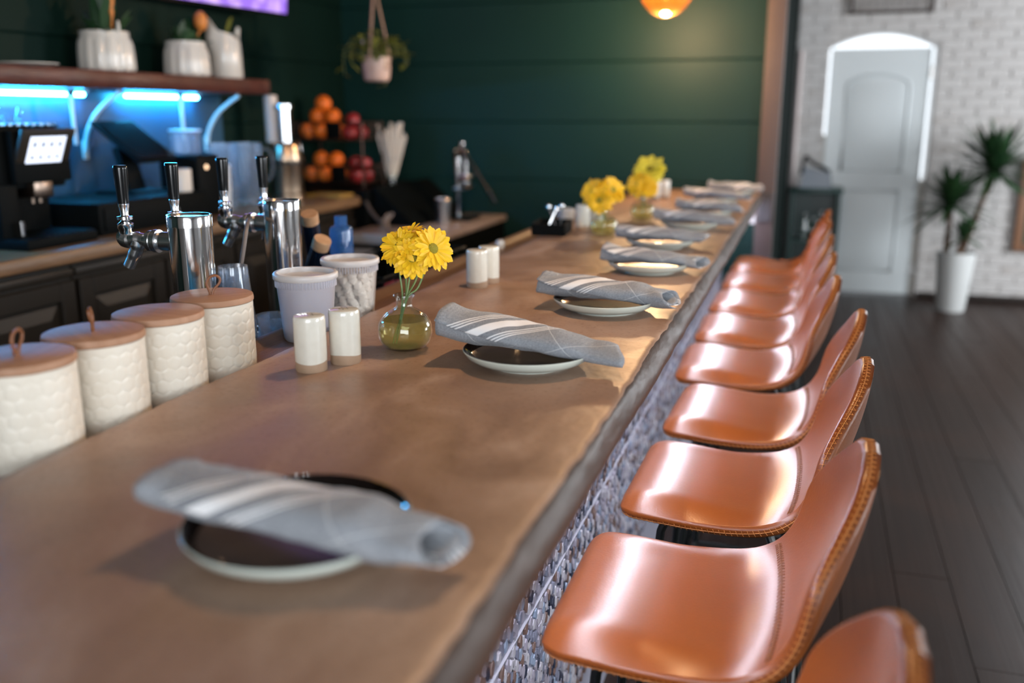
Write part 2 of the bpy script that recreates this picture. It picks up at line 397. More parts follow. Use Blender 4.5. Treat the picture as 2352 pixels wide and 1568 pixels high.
# door
door = bpy.data.objects.new('door_1', None); COL.objects.link(door); door.location = (0.475, FW_Y + 0.06, 0); tag(door, 'pale grey two panel door with arched upper panel', kind='structure')
W2, HD = 0.374, 1.978
def raised_panel(name, outline, y, parent, m, w=0.028):
    """moulding: a raised ring following the outline and a slightly raised field"""
    bm = B()
    tube(bm, [(x, y, z) for x, z in outline], 0.011, 8, closed=True)
    mk(name, bm, m, parent)
bm = B(); b2(bm, (-W2, -0.022, 0.012), (W2, 0.022, HD), 0.004, 1); mk('leaf', bm, DOORW, door)
px = 0.235
up = [(-px, 1.02), (px, 1.02), (px, 1.68)] + [(px * math.cos(a), 1.68 + 0.10 * math.sin(a)) for a in [PI * k / 16 for k in range(1, 16)]] + [(-px, 1.68)]
lowp = [(-px, 0.20), (px, 0.20), (px, 0.86), (-px, 0.86)]
for nm, ol in (('upper_panel', up), ('lower_panel', lowp)):
    cx = sum(p[0] for p in ol) / len(ol); cz = sum(p[1] for p in ol) / len(ol)
    bm = B()
    ins = [((x - cx) * 0.80 + cx, (z - cz) * 0.86 + cz) for x, z in ol]
    v0 = [bm.verts.new((x, -0.0225, z)) for x, z in [((x - cx) * 0.95 + cx, (z - cz) * 0.96 + cz) for x, z in ol]]; v1 = [bm.verts.new((x, -0.031, z)) for x, z in ins]
    n = len(ol)
    for i in range(n): bm.faces.new((v0[i], v0[(i + 1) % n], v1[(i + 1) % n], v1[i]))
    bm.faces.new(v1)
    p = mk(nm, bm, DOORW, door, ang=0.3)
    raised_panel('moulding', ol, -0.024, p, DOORW)
for z in (0.22, 1.79):
    bm = B(); b2(bm, (W2 - 0.004, -0.034, z - 0.05), (W2 + 0.022, -0.018, z + 0.05), 0.003, 1); mk('hinge', bm, STEELB, door)
bm = B(); lathe(bm, [(0.0, 0), (0.024, 0.0), (0.022, 0.008), (0.01, 0.012), (0.01, 0.035), (0.024, 0.045), (0.026, 0.06), (0.014, 0.07), (0, 0.071)], 20, (-W2 + 0.06, -0.022, 0.92), Matrix.Rotation(PI / 2, 4, 'X')); mk('door_knob', bm, STEELB, door)
jm = mat('cream door casing', (0.66, 0.62, 0.56), 0.5)
bm = B(); b2(bm, (DX1 - 0.040, FW_Y + 0.09, 0), (DX1, FW_Y + 0.16, 0.95)); b2(bm, (DX0, FW_Y + 0.09, 0), (DX0 + 0.030, FW_Y + 0.16, 1.30)); tag(mk('trim_2', bm, jm), 'cream wooden door casing inside the brick opening', kind='structure')
# conduit
bm = B(); tube(bm, [(-0.135, FW_Y - 0.03, 0.0), (-0.135, FW_Y - 0.03, 1.97)], 0.016, 10); tube(bm, [(-0.135, FW_Y - 0.02, 1.5), (-0.135, FW_Y - 0.02, 1.52)], 0.024, 10); tag(mk('wall_pipe', bm, mat('pink white pipe paint', (0.62, 0.52, 0.50), 0.5)), 'thin white pipe running up the brick wall corner', 'pipe')
# framed grille above door
t = thing('framed_grille', 'dark framed wire grille hung above the door', 'wall decor', (0.515, FW_Y - 0.035, 2.23))
DKF = mat('dark brown frame', (0.05, 0.035, 0.03), 0.5)
bm = B()
for s in (-1, 1): b2(bm, (s * 0.295 - 0.012, -0.012, 0), (s * 0.295 + 0.012, 0.012, 0.42), 0.003, 1)
for z in (0.012, 0.408): b2(bm, (-0.283, -0.012, z - 0.012), (0.283, 0.012, z + 0.012), 0.003, 1)
mk('frame', bm, DKF, t)
wm = None
for k in range(9):
    bm = B(); b2(bm, (-0.226 + k * 0.0565 - 0.006, -0.005, 0.024), (-0.226 + k * 0.0565 + 0.006, 0.005, 0.396)); mk('bar', bm, mat('grey wire', (0.26, 0.24, 0.23), 0.5) if k == 0 else bpy.data.materials['grey wire'], t)
for k in range(5):
    bm = B(); b2(bm, (-0.283, -0.003, 0.07 + k * 0.07), (0.283, 0.003, 0.078 + k * 0.07)); mk('cross_bar', bm, bpy.data.materials['grey wire'], t)
# added backsplash panel, blue LED glow put into its colour
bm = B(); b2(bm, (LW_X, 0.4, 1.061), (LW_X + 0.006, 3.86, 1.559)); tag(mk('trim_3', bm, mat('blue glow backsplash', (0.012, 0.060, 0.105), 0.4)), 'added backsplash between back counter and shelf, blue LED glow in its colour', kind='structure')
from mathutils import noise as mnoise
# ---------------------------------------------------------------- bar
def stone_top():
    m = bpy.data.materials.new('warm brown stone'); m.use_nodes = True
    nt = m.node_tree; b = nt.nodes['Principled BSDF']; L = nt.links.new
    tc = nt.nodes.new('ShaderNodeTexCoord'); mp = nt.nodes.new('ShaderNodeMapping'); mp.inputs['Scale'].default_value = (1.0, 0.55, 1); mp.inputs['Rotation'].default_value = (0, 0, 0.5)
    L(tc.outputs['Object'], mp.inputs[0])
    n1 = nt.nodes.new('ShaderNodeTexNoise'); n1.inputs['Scale'].default_value = 5.5; n1.inputs['Detail'].default_value = 8; n1.inputs['Distortion'].default_value = 1.1
    L(mp.outputs[0], n1.inputs['Vector'])
    r = nt.nodes.new('ShaderNodeValToRGB'); e = r.color_ramp.elements
    e[0].position = 0.34; e[0].color = (0.265, 0.160, 0.108, 1); e[1].position = 0.68; e[1].color = (0.45, 0.315, 0.240, 1)
    mid = e.new(0.52); mid.color = (0.345, 0.218, 0.152, 1)
    L(n1.outputs[0], r.inputs[0])
    n2 = nt.nodes.new('ShaderNodeTexNoise'); n2.inputs['Scale'].default_value = 130; n2.inputs['Detail'].default_value = 4
    L(tc.outputs['Object'], n2.inputs['Vector'])
    r2 = nt.nodes.new('ShaderNodeValToRGB'); r2.color_ramp.elements[0].position = 0.28; r2.color_ramp.elements[0].color = (0.62, 0.58, 0.52, 1); r2.color_ramp.elements[1].position = 0.45; r2.color_ramp.elements[1].color = (1, 1, 1, 1)
    L(n2.outputs[0], r2.inputs[0])
    mx = nt.nodes.new('ShaderNodeMix'); mx.data_type = 'RGBA'; mx.blend_type = 'MULTIPLY'; mx.inputs[0].default_value = 0.62
    L(r.outputs[0], mx.inputs[6]); L(r2.outputs[0], mx.inputs[7]); L(mx.outputs[2], b.inputs['Base Color'])
    mr = nt.nodes.new('ShaderNodeMapRange'); mr.inputs['From Min'].default_value = 0.35; mr.inputs['From Max'].default_value = 0.7; mr.inputs['To Min'].default_value = 0.36; mr.inputs['To Max'].default_value = 0.50
    L(n1.outputs[0], mr.inputs['Value']); L(mr.outputs[0], b.inputs['Roughness'])
    bp = nt.nodes.new('ShaderNodeBump'); bp.inputs['Strength'].default_value = 0.20; bp.inputs['Distance'].default_value = 0.004
    n3 = nt.nodes.new('ShaderNodeTexNoise'); n3.inputs['Scale'].default_value = 45; n3.inputs['Detail'].default_value = 6
    L(tc.outputs['Object'], n3.inputs['Vector']); L(n3.outputs[0], bp.inputs['Height']); L(bp.outputs[0], b.inputs['Normal'])
    return m
STONE = stone_top()
EDGE = mat('dark chiselled stone edge', (0.045, 0.028, 0.020), 0.42, vary=(0.075, 0.046, 0.033), scale=22, stretch=(1, 0.3, 1), bump=0.30, bscale=38, spec=0.20)
bm = B(); rows = []; ny = 520; Y0, Y1 = -0.7, 5.11
def nz(a, b, c=0.0): return mnoise.noise(Vector((a, b, c)))
for i in range(ny + 1):
    y = Y0 + (Y1 - Y0) * i / ny
    nb = 0.010 * nz(y * 2.3, 1.7) + 0.006 * nz(y * 9, 4.1) + 0.0025 * nz(y * 40, 2.2)
    nf = 0.006 * nz(y * 2.1, 9.3) + 0.005 * nz(y * 7, 3.3) + 0.0036 * nz(y * 24, 7.1) + 0.0015 * nz(y * 70, 2.0)
    ng = 0.006 * nz(y * 3.0, 15.2) + 0.004 * nz(y * 11, 5.5)
    prof = [(-0.84, 1.022), (-0.858 + nb, 1.026), (-0.862 + nb, 1.045 + nb * 0.3), (-0.858 + nb, 1.063), (-0.849 + nb, 1.069), (-0.83, 1.070),
            (-0.62, 1.070), (-0.42, 1.070), (-0.30, 1.070), (-0.252 + nf, 1.070), (-0.246 + nf, 1.0695), (-0.2405 + nf, 1.0675), (-0.2345 + nf * 0.7, 1.061 + 0.002 * nz(y * 25, 1)), (-0.2275 + ng * 0.7, 1.051), (-0.2235 + ng * 0.6, 1.041), (-0.2225 + ng * 0.5, 1.030), (-0.227, 1.0245), (-0.26, 1.0235)]
    rows.append([bm.verts.new((x, y, z)) for x, z in prof])
K = len(rows[0])
for a, b_ in zip(rows, rows[1:]):
    for k in range(K):
        j = (k + 1) % K
        f = bm.faces.new((a[k], b_[k], b_[j], a[j]))
        f.material_index = 1 if k in (11, 12, 13, 14, 15, 16) or k < 2 or k == K - 1 else 0
bm.faces.new(rows[0]); bm.faces.new(rows[-1][::-1])
tag(mk('bar_countertop', bm, [STONE, EDGE], ang=0.9), 'long brown stone bar top with rough chiselled live edges', 'bar top')
# bar base with pebble mosaic front
PX = -0.42
base = thing('bar_counter', 'bar front clad in blue grey pebble mosaic under the stone top', 'bar counter', (0, 0, 0))
bm = B(); b2(bm, (-0.80, -0.7, 0.0), (PX - 0.004, 5.10, 1.020)); mk('body', bm, mat('grey grout', (0.26, 0.255, 0.31), 0.7), base)
bm = B(); b2(bm, (PX - 0.006, -0.7, 0.5937), (PX + 0.0012, 5.10, 0.5955)); mk('seam_trim', bm, mat('white seam trim', (0.36, 0.35, 0.38), 0.5), base)
PEB = [mat('pebble ' + n, c, 0.45) for n, c in (('lavender', (0.27, 0.245, 0.29)), ('pale', (0.38, 0.36, 0.39)), ('blue grey', (0.16, 0.165, 0.22)), ('navy', (0.016, 0.020, 0.04)), ('brown', (0.15, 0.088, 0.070)), ('sky', (0.22, 0.27, 0.36)))]
def pebble(bm, c, w, h, rz, n=7, mi=0):
    vs = []; c = Vector(c)
    for k in range(n):
        a = 2 * PI * k / n + rz
        vs.append((c.y + w * math.cos(a), c.z + h * math.sin(a)))
    lo = [bm.verts.new((PX - 0.005, y, z)) for y, z in vs]
    hi = [bm.verts.new((PX + 0.0012, c.y + (y - c.y) * 0.86, c.z + (z - c.z) * 0.86)) for y, z in vs]
    for k in range(n):
        f = bm.faces.new((lo[k], lo[(k + 1) % n], hi[(k + 1) % n], hi[k])); f.material_index = mi
    f = bm.faces.new(hi); f.material_index = mi
rp = random.Random(5)
pv = []
for mi in range(6):
    for q in range(2):
        bm = B(); pebble(bm, (PX, 0, 0), rp.uniform(0.008, 0.011), rp.uniform(0.012, 0.017), rp.random(), rp.choice((6, 7)), 0); pv.append(mesh_from('pebble', bm, PEB[mi]))
restp = B(); npb = 0
cells = []
for i in range(-20, 270):
    for j in range(0, 32):
        y = 0.6 + i * 0.0168; z = 0.20 + j * 0.026 + (0.013 if i % 2 else 0)
        if z > 1.0 or y > 5.08 or abs(z - 0.5945) < 0.012: continue
        cells.append((y, z))
cells.sort(key=lambda c: (abs(c[0] - 1.25) + max(0, 0.62 - c[1]) * 3.0))
for k, (y, z) in enumerate(cells):
    mi = rp.choices(range(6), (5, 5, 3.5, 2, 4, 2))[0]
    y += rp.uniform(-0.004, 0.004); z += rp.uniform(-0.006, 0.006)
    if k < 300: put('pebble', pv[mi * 2 + rp.randint(0, 1)], base, (0, y, z), (rp.uniform(-0.4, 0.4), 0, 0))
    else: pebble(restp, (PX, y, z), rp.uniform(0.008, 0.0108), rp.uniform(0.012, 0.016), rp.random(), 6, mi)
tag(mk('far_pebbles', restp, PEB, base, smooth=False), kind='stuff')
# LED strip under the overhang
t = thing('led_strip', 'cool white LED strip fixed under the bar overhang', 'light strip', (-0.305, 0, 1.004))
bm = B(); b2(bm, (-0.012, -0.6, 0.004), (0.014, 5.08, 0.019)); mk('channel', bm, BLACKM, t)
UNDERLED = mat('under bar led glow', (1, 1, 1), 0.5, emit=(0.80, 0.83, 1.0), estr=46)
bm = B(); b2(bm, (-0.006, -0.6, -0.001), (0.010, 5.08, 0.0045)); mk('diffuser', bm, UNDERLED, t)
# wooden ledge behind the bar top
LEDGEW = mat('ledge wood', (0.21, 0.118, 0.062), 0.42, vary=(0.12, 0.06, 0.035), scale=6, stretch=(8, 0.7, 3), bump=0.12, bscale=30)
bm = B(); prev = None
for i in range(81):
    y = -0.6 + 5.7 * i / 80
    pr = [(-0.868, 1.0), (-0.868, 1.037), (-0.95, 1.037), (-0.965, 1.040), (-0.978, 1.050), (-0.992, 1.052), (-1.004, 1.046), (-1.008, 1.03), (-1.004, 1.0)]
    ring = [bm.verts.new((x, y, z)) for x, z in pr]
    if prev:
        for k in range(len(pr)): j = (k + 1) % len(pr); bm.faces.new((prev[k], ring[k], ring[j], prev[j]))
    else: bm.faces.new(ring)
    prev = ring
bm.faces.new(prev[::-1])
tag(mk('bar_ledge', bm, LEDGEW, ang=1.0), 'brown wooden ledge with raised back lip behind the bar top', 'ledge')
# steel drip station under the towers
t = thing('drip_station', 'dark stainless drip station carrying the beer towers behind the ledge', 'bar station', (-1.17, 1.65, 0))
bm = B(); b2(bm, (-0.155, -1.0, 0.0), (0.155, 0.455, 0.955), 0.006); mk('body', bm, BLACKR, t)
bm = B(); b2(bm, (-0.15, -0.99, 0.956), (0.15, 0.45, 0.966), 0.003); mk('top', bm, mat('dark steel', (0.12, 0.12, 0.12), 0.3, metal=1.0), t)
# ---------------------------------------------------------------- stools
def stool_shell():
    cen = bez([(x, 0, z) for x, z in ((0.004, 0.713), (0.009, 0.730), (0.035, 0.7445), (0.09, 0.747), (0.16, 0.742), (0.23, 0.7365), (0.29, 0.7395), (0.338, 0.757), (0.374, 0.795), (0.400, 0.845), (0.417, 0.90), (0.428, 0.955), (0.433, 1.006))], 5)
    sid = bez([(x, 0, z) for x, z in ((0.010, 0.711), (0.016, 0.718), (0.040, 0.7215), (0.09, 0.7205), (0.16, 0.7195), (0.232, 0.7235), (0.288, 0.7345), (0.326, 0.757), (0.350, 0.793), (0.363, 0.838), (0.372, 0.882), (0.387, 0.930), (0.409, 0.972))], 5)
    S = [0.0]
    for a, b_ in zip(cen, cen[1:]): S.append(S[-1] + (b_ - a).length)
    T = S[-1]; nv = 28; rows = []
    def W0(s):
        t = s / T
        return 0.196 + 0.007 * math.sin(min(t / 0.6, 1) * PI) - (0.035 * ((t - 0.50) / 0.50) ** 2 if t > 0.50 else 0)
    def W(s):
        t = s / T; w = W0(s)
        r = 0.055
        if s < r: w = w - r + math.sqrt(max(0, r * r - (r - s) ** 2))
        r = 0.150
        if T - s < r: w = w - 0.140 * (1 - math.sqrt(max(0, 1 - ((r - (T - s)) / r) ** 2)))
        return w
    for i, p in enumerate(cen):
        t = S[i] / T; w = W(S[i]); q = sid[i]
        row = []
        for k in range(nv + 1):
            v = math.sin((-1 + 2 * k / nv) * PI / 2 * 0.98) / math.sin(PI / 2 * 0.98); av = abs(v)
            seatness = max(0.0, 1 - t / 0.45)
            rel = min(1.0, av * w / W0(S[i]))
            b = rel ** 2.2 if t > 0.45 else rel ** (2.2 + 6.0 * seatness)
            pt = p.lerp(q, b)
            pad = 0.006 * math.sin(min(t / 0.1, 1) * PI / 2) * seatness ** 0.5 * math.exp(-((av - 0.78) / 0.16) ** 2)
            row.append(Vector((pt.x, v * w, pt.z + pad)))
        rows.append(row)
    return rows, cen, S, T
SH, SP, SS, ST = stool_shell()
def shell_mesh():
    bm = B()
    g = [[bm.verts.new(p) for p in r] for r in SH]
    for a, b_ in zip(g, g[1:]):
        for k in range(len(a) - 1): bm.faces.new((a[k], a[k + 1], b_[k + 1], b_[k]))
    bm.normal_update()
    # closed padded shell : offset copy below, joined by a rounded rim
    th = 0.024
    n = {v: v.normal.copy() for v in bm.verts}
    sgn = 1 if n[g[len(g) // 4][14]].z > 0 else -1
    lowg = [[bm.verts.new(v.co - n[v] * sgn * th) for v in r] for r in g]
    for a, b_ in zip(lowg, lowg[1:]):
        for k in range(len(a) - 1): 
            f = bm.faces.new((a[k], b_[k], b_[k + 1], a[k + 1])); f.material_index = 1
    loop_t = [r[0] for r in g] + g[-1][1:] + [r[-1] for r in g[::-1]][1:] + g[0][::-1][1:-1]
    loop_b = [r[0] for r in lowg] + lowg[-1][1:] + [r[-1] for r in lowg[::-1]][1:] + lowg[0][::-1][1:-1]
    N = len(loop_t)
    cen = Vector((0.2, 0, 0.8))
    mid = []
    for i in range(N):
        a = loop_t[(i - 1) % N].co; b_ = loop_t[(i + 1) % N].co; tg = (b_ - a).normalized()
        nn = n[loop_t[i]] * sgn
        out = tg.cross(nn)
        if out.dot(loop_t[i].co - Vector((loop_t[i].co.x if 5 < 0 else 0.21, 0, 0.79))) < 0: out = -out
        m0 = (loop_t[i].co + loop_b[i].co) / 2
        mid.append((bm.verts.new(loop_t[i].co * 0.72 + loop_b[i].co * 0.28 + out * 0.0055), bm.verts.new(m0 + out * 0.0052), bm.verts.new(loop_t[i].co * 0.26 + loop_b[i].co * 0.74 + out * 0.0055)))
    for i in range(N):
        j = (i + 1) % N
        ch0 = [loop_t[i], *mid[i], loop_b[i]]; ch1 = [loop_t[j], *mid[j], loop_b[j]]
        for q in range(4):
            f = bm.faces.new((ch0[q], ch1[q], ch1[q + 1], ch0[q + 1])); f.material_index = 0 if q < 2 else 1
    rim = [(v[1].co.copy(), (loop_t[i].co - loop_b[i].co).normalized(), n[loop_t[i]] * sgn) for i, v in enumerate(mid)]
    inner = [v.co.copy() for v in loop_t]
    me = mesh_from('shell', bm, [LEATHER, LEATHERB], True, 3.2)
    return me, rim
SHELL_ME, RIM = shell_mesh()
def stitch_mesh():
    bm = B()
    # even walk round the rim
    pts = [r[0] for r in RIM]; ups = [r[1] for r in RIM]
    acc = 0.0; step = 0.0105; zig = []
    N = len(pts)
    for i in range(N):
        a, b_ = pts[i], pts[(i + 1) % N]; d = (b_ - a).length
        if d < 1e-6: continue
        while acc < d:
            t = acc / d; zig.append((a.lerp(b_, t), ups[i].lerp(ups[(i + 1) % N], t).normalized())); acc += step
        acc -= d
    ctr = Vector((0.21, 0, 0.79))
    line = []
    for i in range(len(zig)):
        p, u = zig[i]; q, w = zig[(i + 1) % len(zig)]
        tg = (q - p)
        if tg.length > 0.03: continue
        tg.normalize(); out = u.cross(tg)
        if out.dot(p - ctr) < 0: out = -out
        o = out * 0.0012
        line.append(p + o)
        hgt = 0.0062
        tube(bm, [p + u * hgt + o * 1.0, p + tg * 0.0016 + o * 1.4, p + tg * 0.0036 - u * hgt + o * 0.8], 0.0006, 4)
        if p.z > 0.87: tube(bm, [p + tg * 0.0036 - u * hgt + o * 0.8, q + w * hgt + o], 0.0005, 4)
    tube(bm, line, 0.0008, 4, closed=True)
    return mesh_from('rim_stitching', bm, THREAD, False)
STITCH_ME = stitch_mesh()
def crease_mesh():
    bm = B()
    i = min(range(len(SP)), key=lambda k: abs(SP[k].x - 0.340))
    r0 = SH[i]; pts = []
    for k in range(3, len(r0) - 4):
        for q in range(4): pts.append(r0[k].lerp(r0[k + 1], q / 4))
    tg = (SH[i + 1][14] - SH[i - 1][14]).normalized(); up = Vector((-tg.z, 0, tg.x))
    lift = up * 0.0012
    tube(bm, [p + lift * 0.4 for p in pts], 0.0012, 5)
    for k in range(0, len(pts) - 3, 2):
        tube(bm, [pts[k] - tg * 0.006 + lift, pts[k + 1] + lift], 0.0007, 4)
        tube(bm, [pts[k + 1] + lift, pts[k] + tg * 0.006 + lift], 0.0007, 4)
    return mesh_from('crease_stitching', bm, mat('dark brown thread', (0.22, 0.075, 0.02), 0.6), False)
CREASE_ME = crease_mesh()
def make_stool():
    t = thing('bar_stool', 'x', 'stool')
    s = put('leather_shell', SHELL_ME, t)
    put('rim_stitching', STITCH_ME, s); put('crease_stitching', CREASE_ME, s)
    for sx, x0, x1 in ((0, 0.085, 0.035), (1, 0.30, 0.39)):
        for sy in (-1, 1):
            bm = B(); zt = 0.697
            pts = [(0.19, sy * 0.075, zt), (x0 + (0.035 if sx == 0 else -0.035), sy * 0.125, zt), (x0 + (0.012 if sx == 0 else -0.012), sy * 0.138, zt - 0.006), (x0, sy * 0.145, zt - 0.03), (x1, sy * 0.205, 0.006)]
            P = bez(pts[:4], 6) + [Vector(pts[4])]
            tube(bm, P, 0.0085, 10); mk('leg', bm, BLACKM, t)
            bm = B(); lathe(bm, [(0, 0), (0.012, 0), (0.012, 0.014), (0.0095, 0.018), (0, 0.018)], 12, (x1, sy * 0.205, 0)); mk('foot', bm, BLACKR, t)
    bm = B(); b2(bm, (0.10, -0.09, 0.694), (0.29, 0.09, 0.708), 0.003); mk('mounting_plate', bm, BLACKM, t)
    def at(x0, x1, z, sy):
        k = (0.667 - z) / 0.661; return (x0 + (x1 - x0) * k, sy * (0.145 + 0.06 * k), z)
    for a, b_ in ((at(0.085, 0.035, 0.26, -1), at(0.085, 0.035, 0.26, 1)), (at(0.30, 0.39, 0.26, -1), at(0.30, 0.39, 0.26, 1)), (at(0.085, 0.035, 0.26, -1), at(0.30, 0.39, 0.26, -1)), (at(0.085, 0.035, 0.26, 1), at(0.30, 0.39, 0.26, 1))):
        bm = B(); tube(bm, [a, b_], 0.007, 8); mk('foot_rail', bm, BLACKM, t)
    return t
proto = make_stool()
spots = [(-0.325, 0.80, 1.5, 'tan leather bar stool nearest the camera, only its curved back in frame'),
         (-0.332, 1.325, 0.0, 'front tan leather stool whose whole stitched bucket seat is in sharp focus'),
         (-0.312, 1.83, -1.0, 'second tan leather stool back from the camera with a full seat and back showing'),
         (-0.300, 2.315, -2.0, 'third full tan leather stool back from the camera, pulled a little out of line'),
         (-0.345, 2.785, 1.0, 'fourth full tan leather stool along the bar, first of the tightly overlapping backs'),
         (-0.345, 3.27, 0.5, 'fifth full tan leather stool along the bar counting from the camera'),
         (-0.345, 3.77, -0.8, 'sixth full tan leather stool along the bar counting from the camera'),
         (-0.345, 4.28, 0.6, 'seventh full tan leather stool, next to last towards the green wall'),
         (-0.340, 4.76, -0.6, 'farthest tan leather bar stool, last in the row by the grey post')]
for i, (x, y, a, lab) in enumerate(spots):
    o = proto if i == 0 else copy_tree(proto)
    o.location = (x, y, 0); o.rotation_euler = (0, 0, math.radians(a))
    tag(o, lab, 'stool', 'tan leather stools lined up along the bar')
# ---------------------------------------------------------------- place settings
BT = 1.07
def plate_tree():
    t = thing('plate', 'x', 'plate')
    bm = B()
    lathe(bm, [(0, 0.004), (0.058, 0.004), (0.060, 0.0), (0.066, 0.0), (0.068, 0.004), (0.090, 0.0085), (0.1015, 0.0155), (0.1075, 0.0235), (0.1082, 0.0252), (0.107, 0.0262)], 72)
    mk('underside', bm, PLATEU, t)
    bm = B()
    lathe(bm, [(0.1072, 0.0262), (0.1055, 0.0264), (0.1035, 0.0250), (0.0985, 0.0180), (0.094, 0.0155)], 72)
    mk('rim', bm, PLATER, t)
    bm = B()
    lathe(bm, [(0.0945, 0.0157), (0.088, 0.0125), (0.076, 0.0105), (0.0, 0.0100)], 72)
    mk('glazed_well', bm, PLATET, t)
    return t
def napkin_mat():
    m = bpy.data.materials.new('grey striped linen'); m.use_nodes = True
    nt = m.node_tree; b = nt.nodes['Principled BSDF']; L = nt.links.new
    uv = nt.nodes.new('ShaderNodeUVMap'); sp = nt.nodes.new('ShaderNodeSeparateXYZ'); L(uv.outputs[0], sp.inputs[0])
    def math_(op, a, b_=None, c=None):
        n = nt.nodes.new('ShaderNodeMath'); n.operation = op
        for i, v in enumerate((a, b_, c)):
            if v is None: continue
            if isinstance(v, (int, float)): n.inputs[i].default_value = v
            else: L(v, n.inputs[i])
        return n.outputs[0]
    def band(sock, c, w):
        d = math_('ABSOLUTE', math_('SUBTRACT', sock, c)); return math_('LESS_THAN', d, w / 2)
    q = sp.outputs[0]          # across stripes, metres
    tot = band(q, 0.0, 0.0165)
    for c in (0.0205, 0.0260, 0.0310, -0.0205, -0.0260, -0.0310): tot = math_('MAXIMUM', tot, math_('MULTIPLY', band(q, c, 0.0026), 0.88))
    for c in (0.088, -0.125): tot = math_('MAXIMUM', tot, math_('MULTIPLY', band(q, c, 0.0013), 0.45))
    h = sp.outputs[1]
    for c in (0.094, -0.075): tot = math_('MAXIMUM', tot, math_('MULTIPLY', band(h, c, 0.0013), 0.45))
    dark = band(q, 0.0, 0.068)
    n = nt.nodes.new('ShaderNodeTexNoise'); n.inputs['Scale'].default_value = 1; n.inputs['Detail'].default_value = 2
    mp = nt.nodes.new('ShaderNodeMapping'); mp.inputs['Scale'].default_value = (1500, 160, 1); L(uv.outputs[0], mp.inputs[0]); L(mp.outputs[0], n.inputs['Vector'])
    n2 = nt.nodes.new('ShaderNodeTexNoise'); n2.inputs['Scale'].default_value = 1
    mp2 = nt.nodes.new('ShaderNodeMapping'); mp2.inputs['Scale'].default_value = (160, 1500, 1); L(uv.outputs[0], mp2.inputs[0]); L(mp2.outputs[0], n2.inputs['Vector'])
    wv = math_('ADD', math_('MULTIPLY', n.outputs[0], 0.5), math_('MULTIPLY', n2.outputs[0], 0.5))
    r = nt.nodes.new('ShaderNodeValToRGB'); r.color_ramp.elements[0].position = 0.36; r.color_ramp.elements[1].position = 0.62
    r.color_ramp.elements[0].color = (0.15, 0.165, 0.19, 1); r.color_ramp.elements[1].color = (0.36, 0.375, 0.40, 1); L(wv, r.inputs[0])
    m1 = nt.nodes.new('ShaderNodeMix'); m1.data_type = 'RGBA'; m1.blend_type = 'MULTIPLY'; L(math_('MULTIPLY', dark, 0.25), m1.inputs[0]); L(r.outputs[0], m1.inputs[6]); m1.inputs[7].default_value = (0.45, 0.45, 0.5, 1)
    m2 = nt.nodes.new('ShaderNodeMix'); m2.data_type = 'RGBA'; L(tot, m2.inputs[0]); L(m1.outputs[2], m2.inputs[6]); m2.inputs[7].default_value = (0.82, 0.82, 0.83, 1)
    L(m2.outputs[2], b.inputs['Base Color']); b.inputs['Roughness'].default_value = 0.85; b.inputs['Specular IOR Level'].default_value = 0.2; b.inputs['Sheen Weight'].default_value = 0.15
    bp = nt.nodes.new('ShaderNodeBump'); bp.inputs['Strength'].default_value = 0.25; bp.inputs['Distance'].default_value = 0.001; L(wv, bp.inputs['Height']); L(bp.outputs[0], b.inputs['Normal'])
    return m
LINEN = napkin_mat()
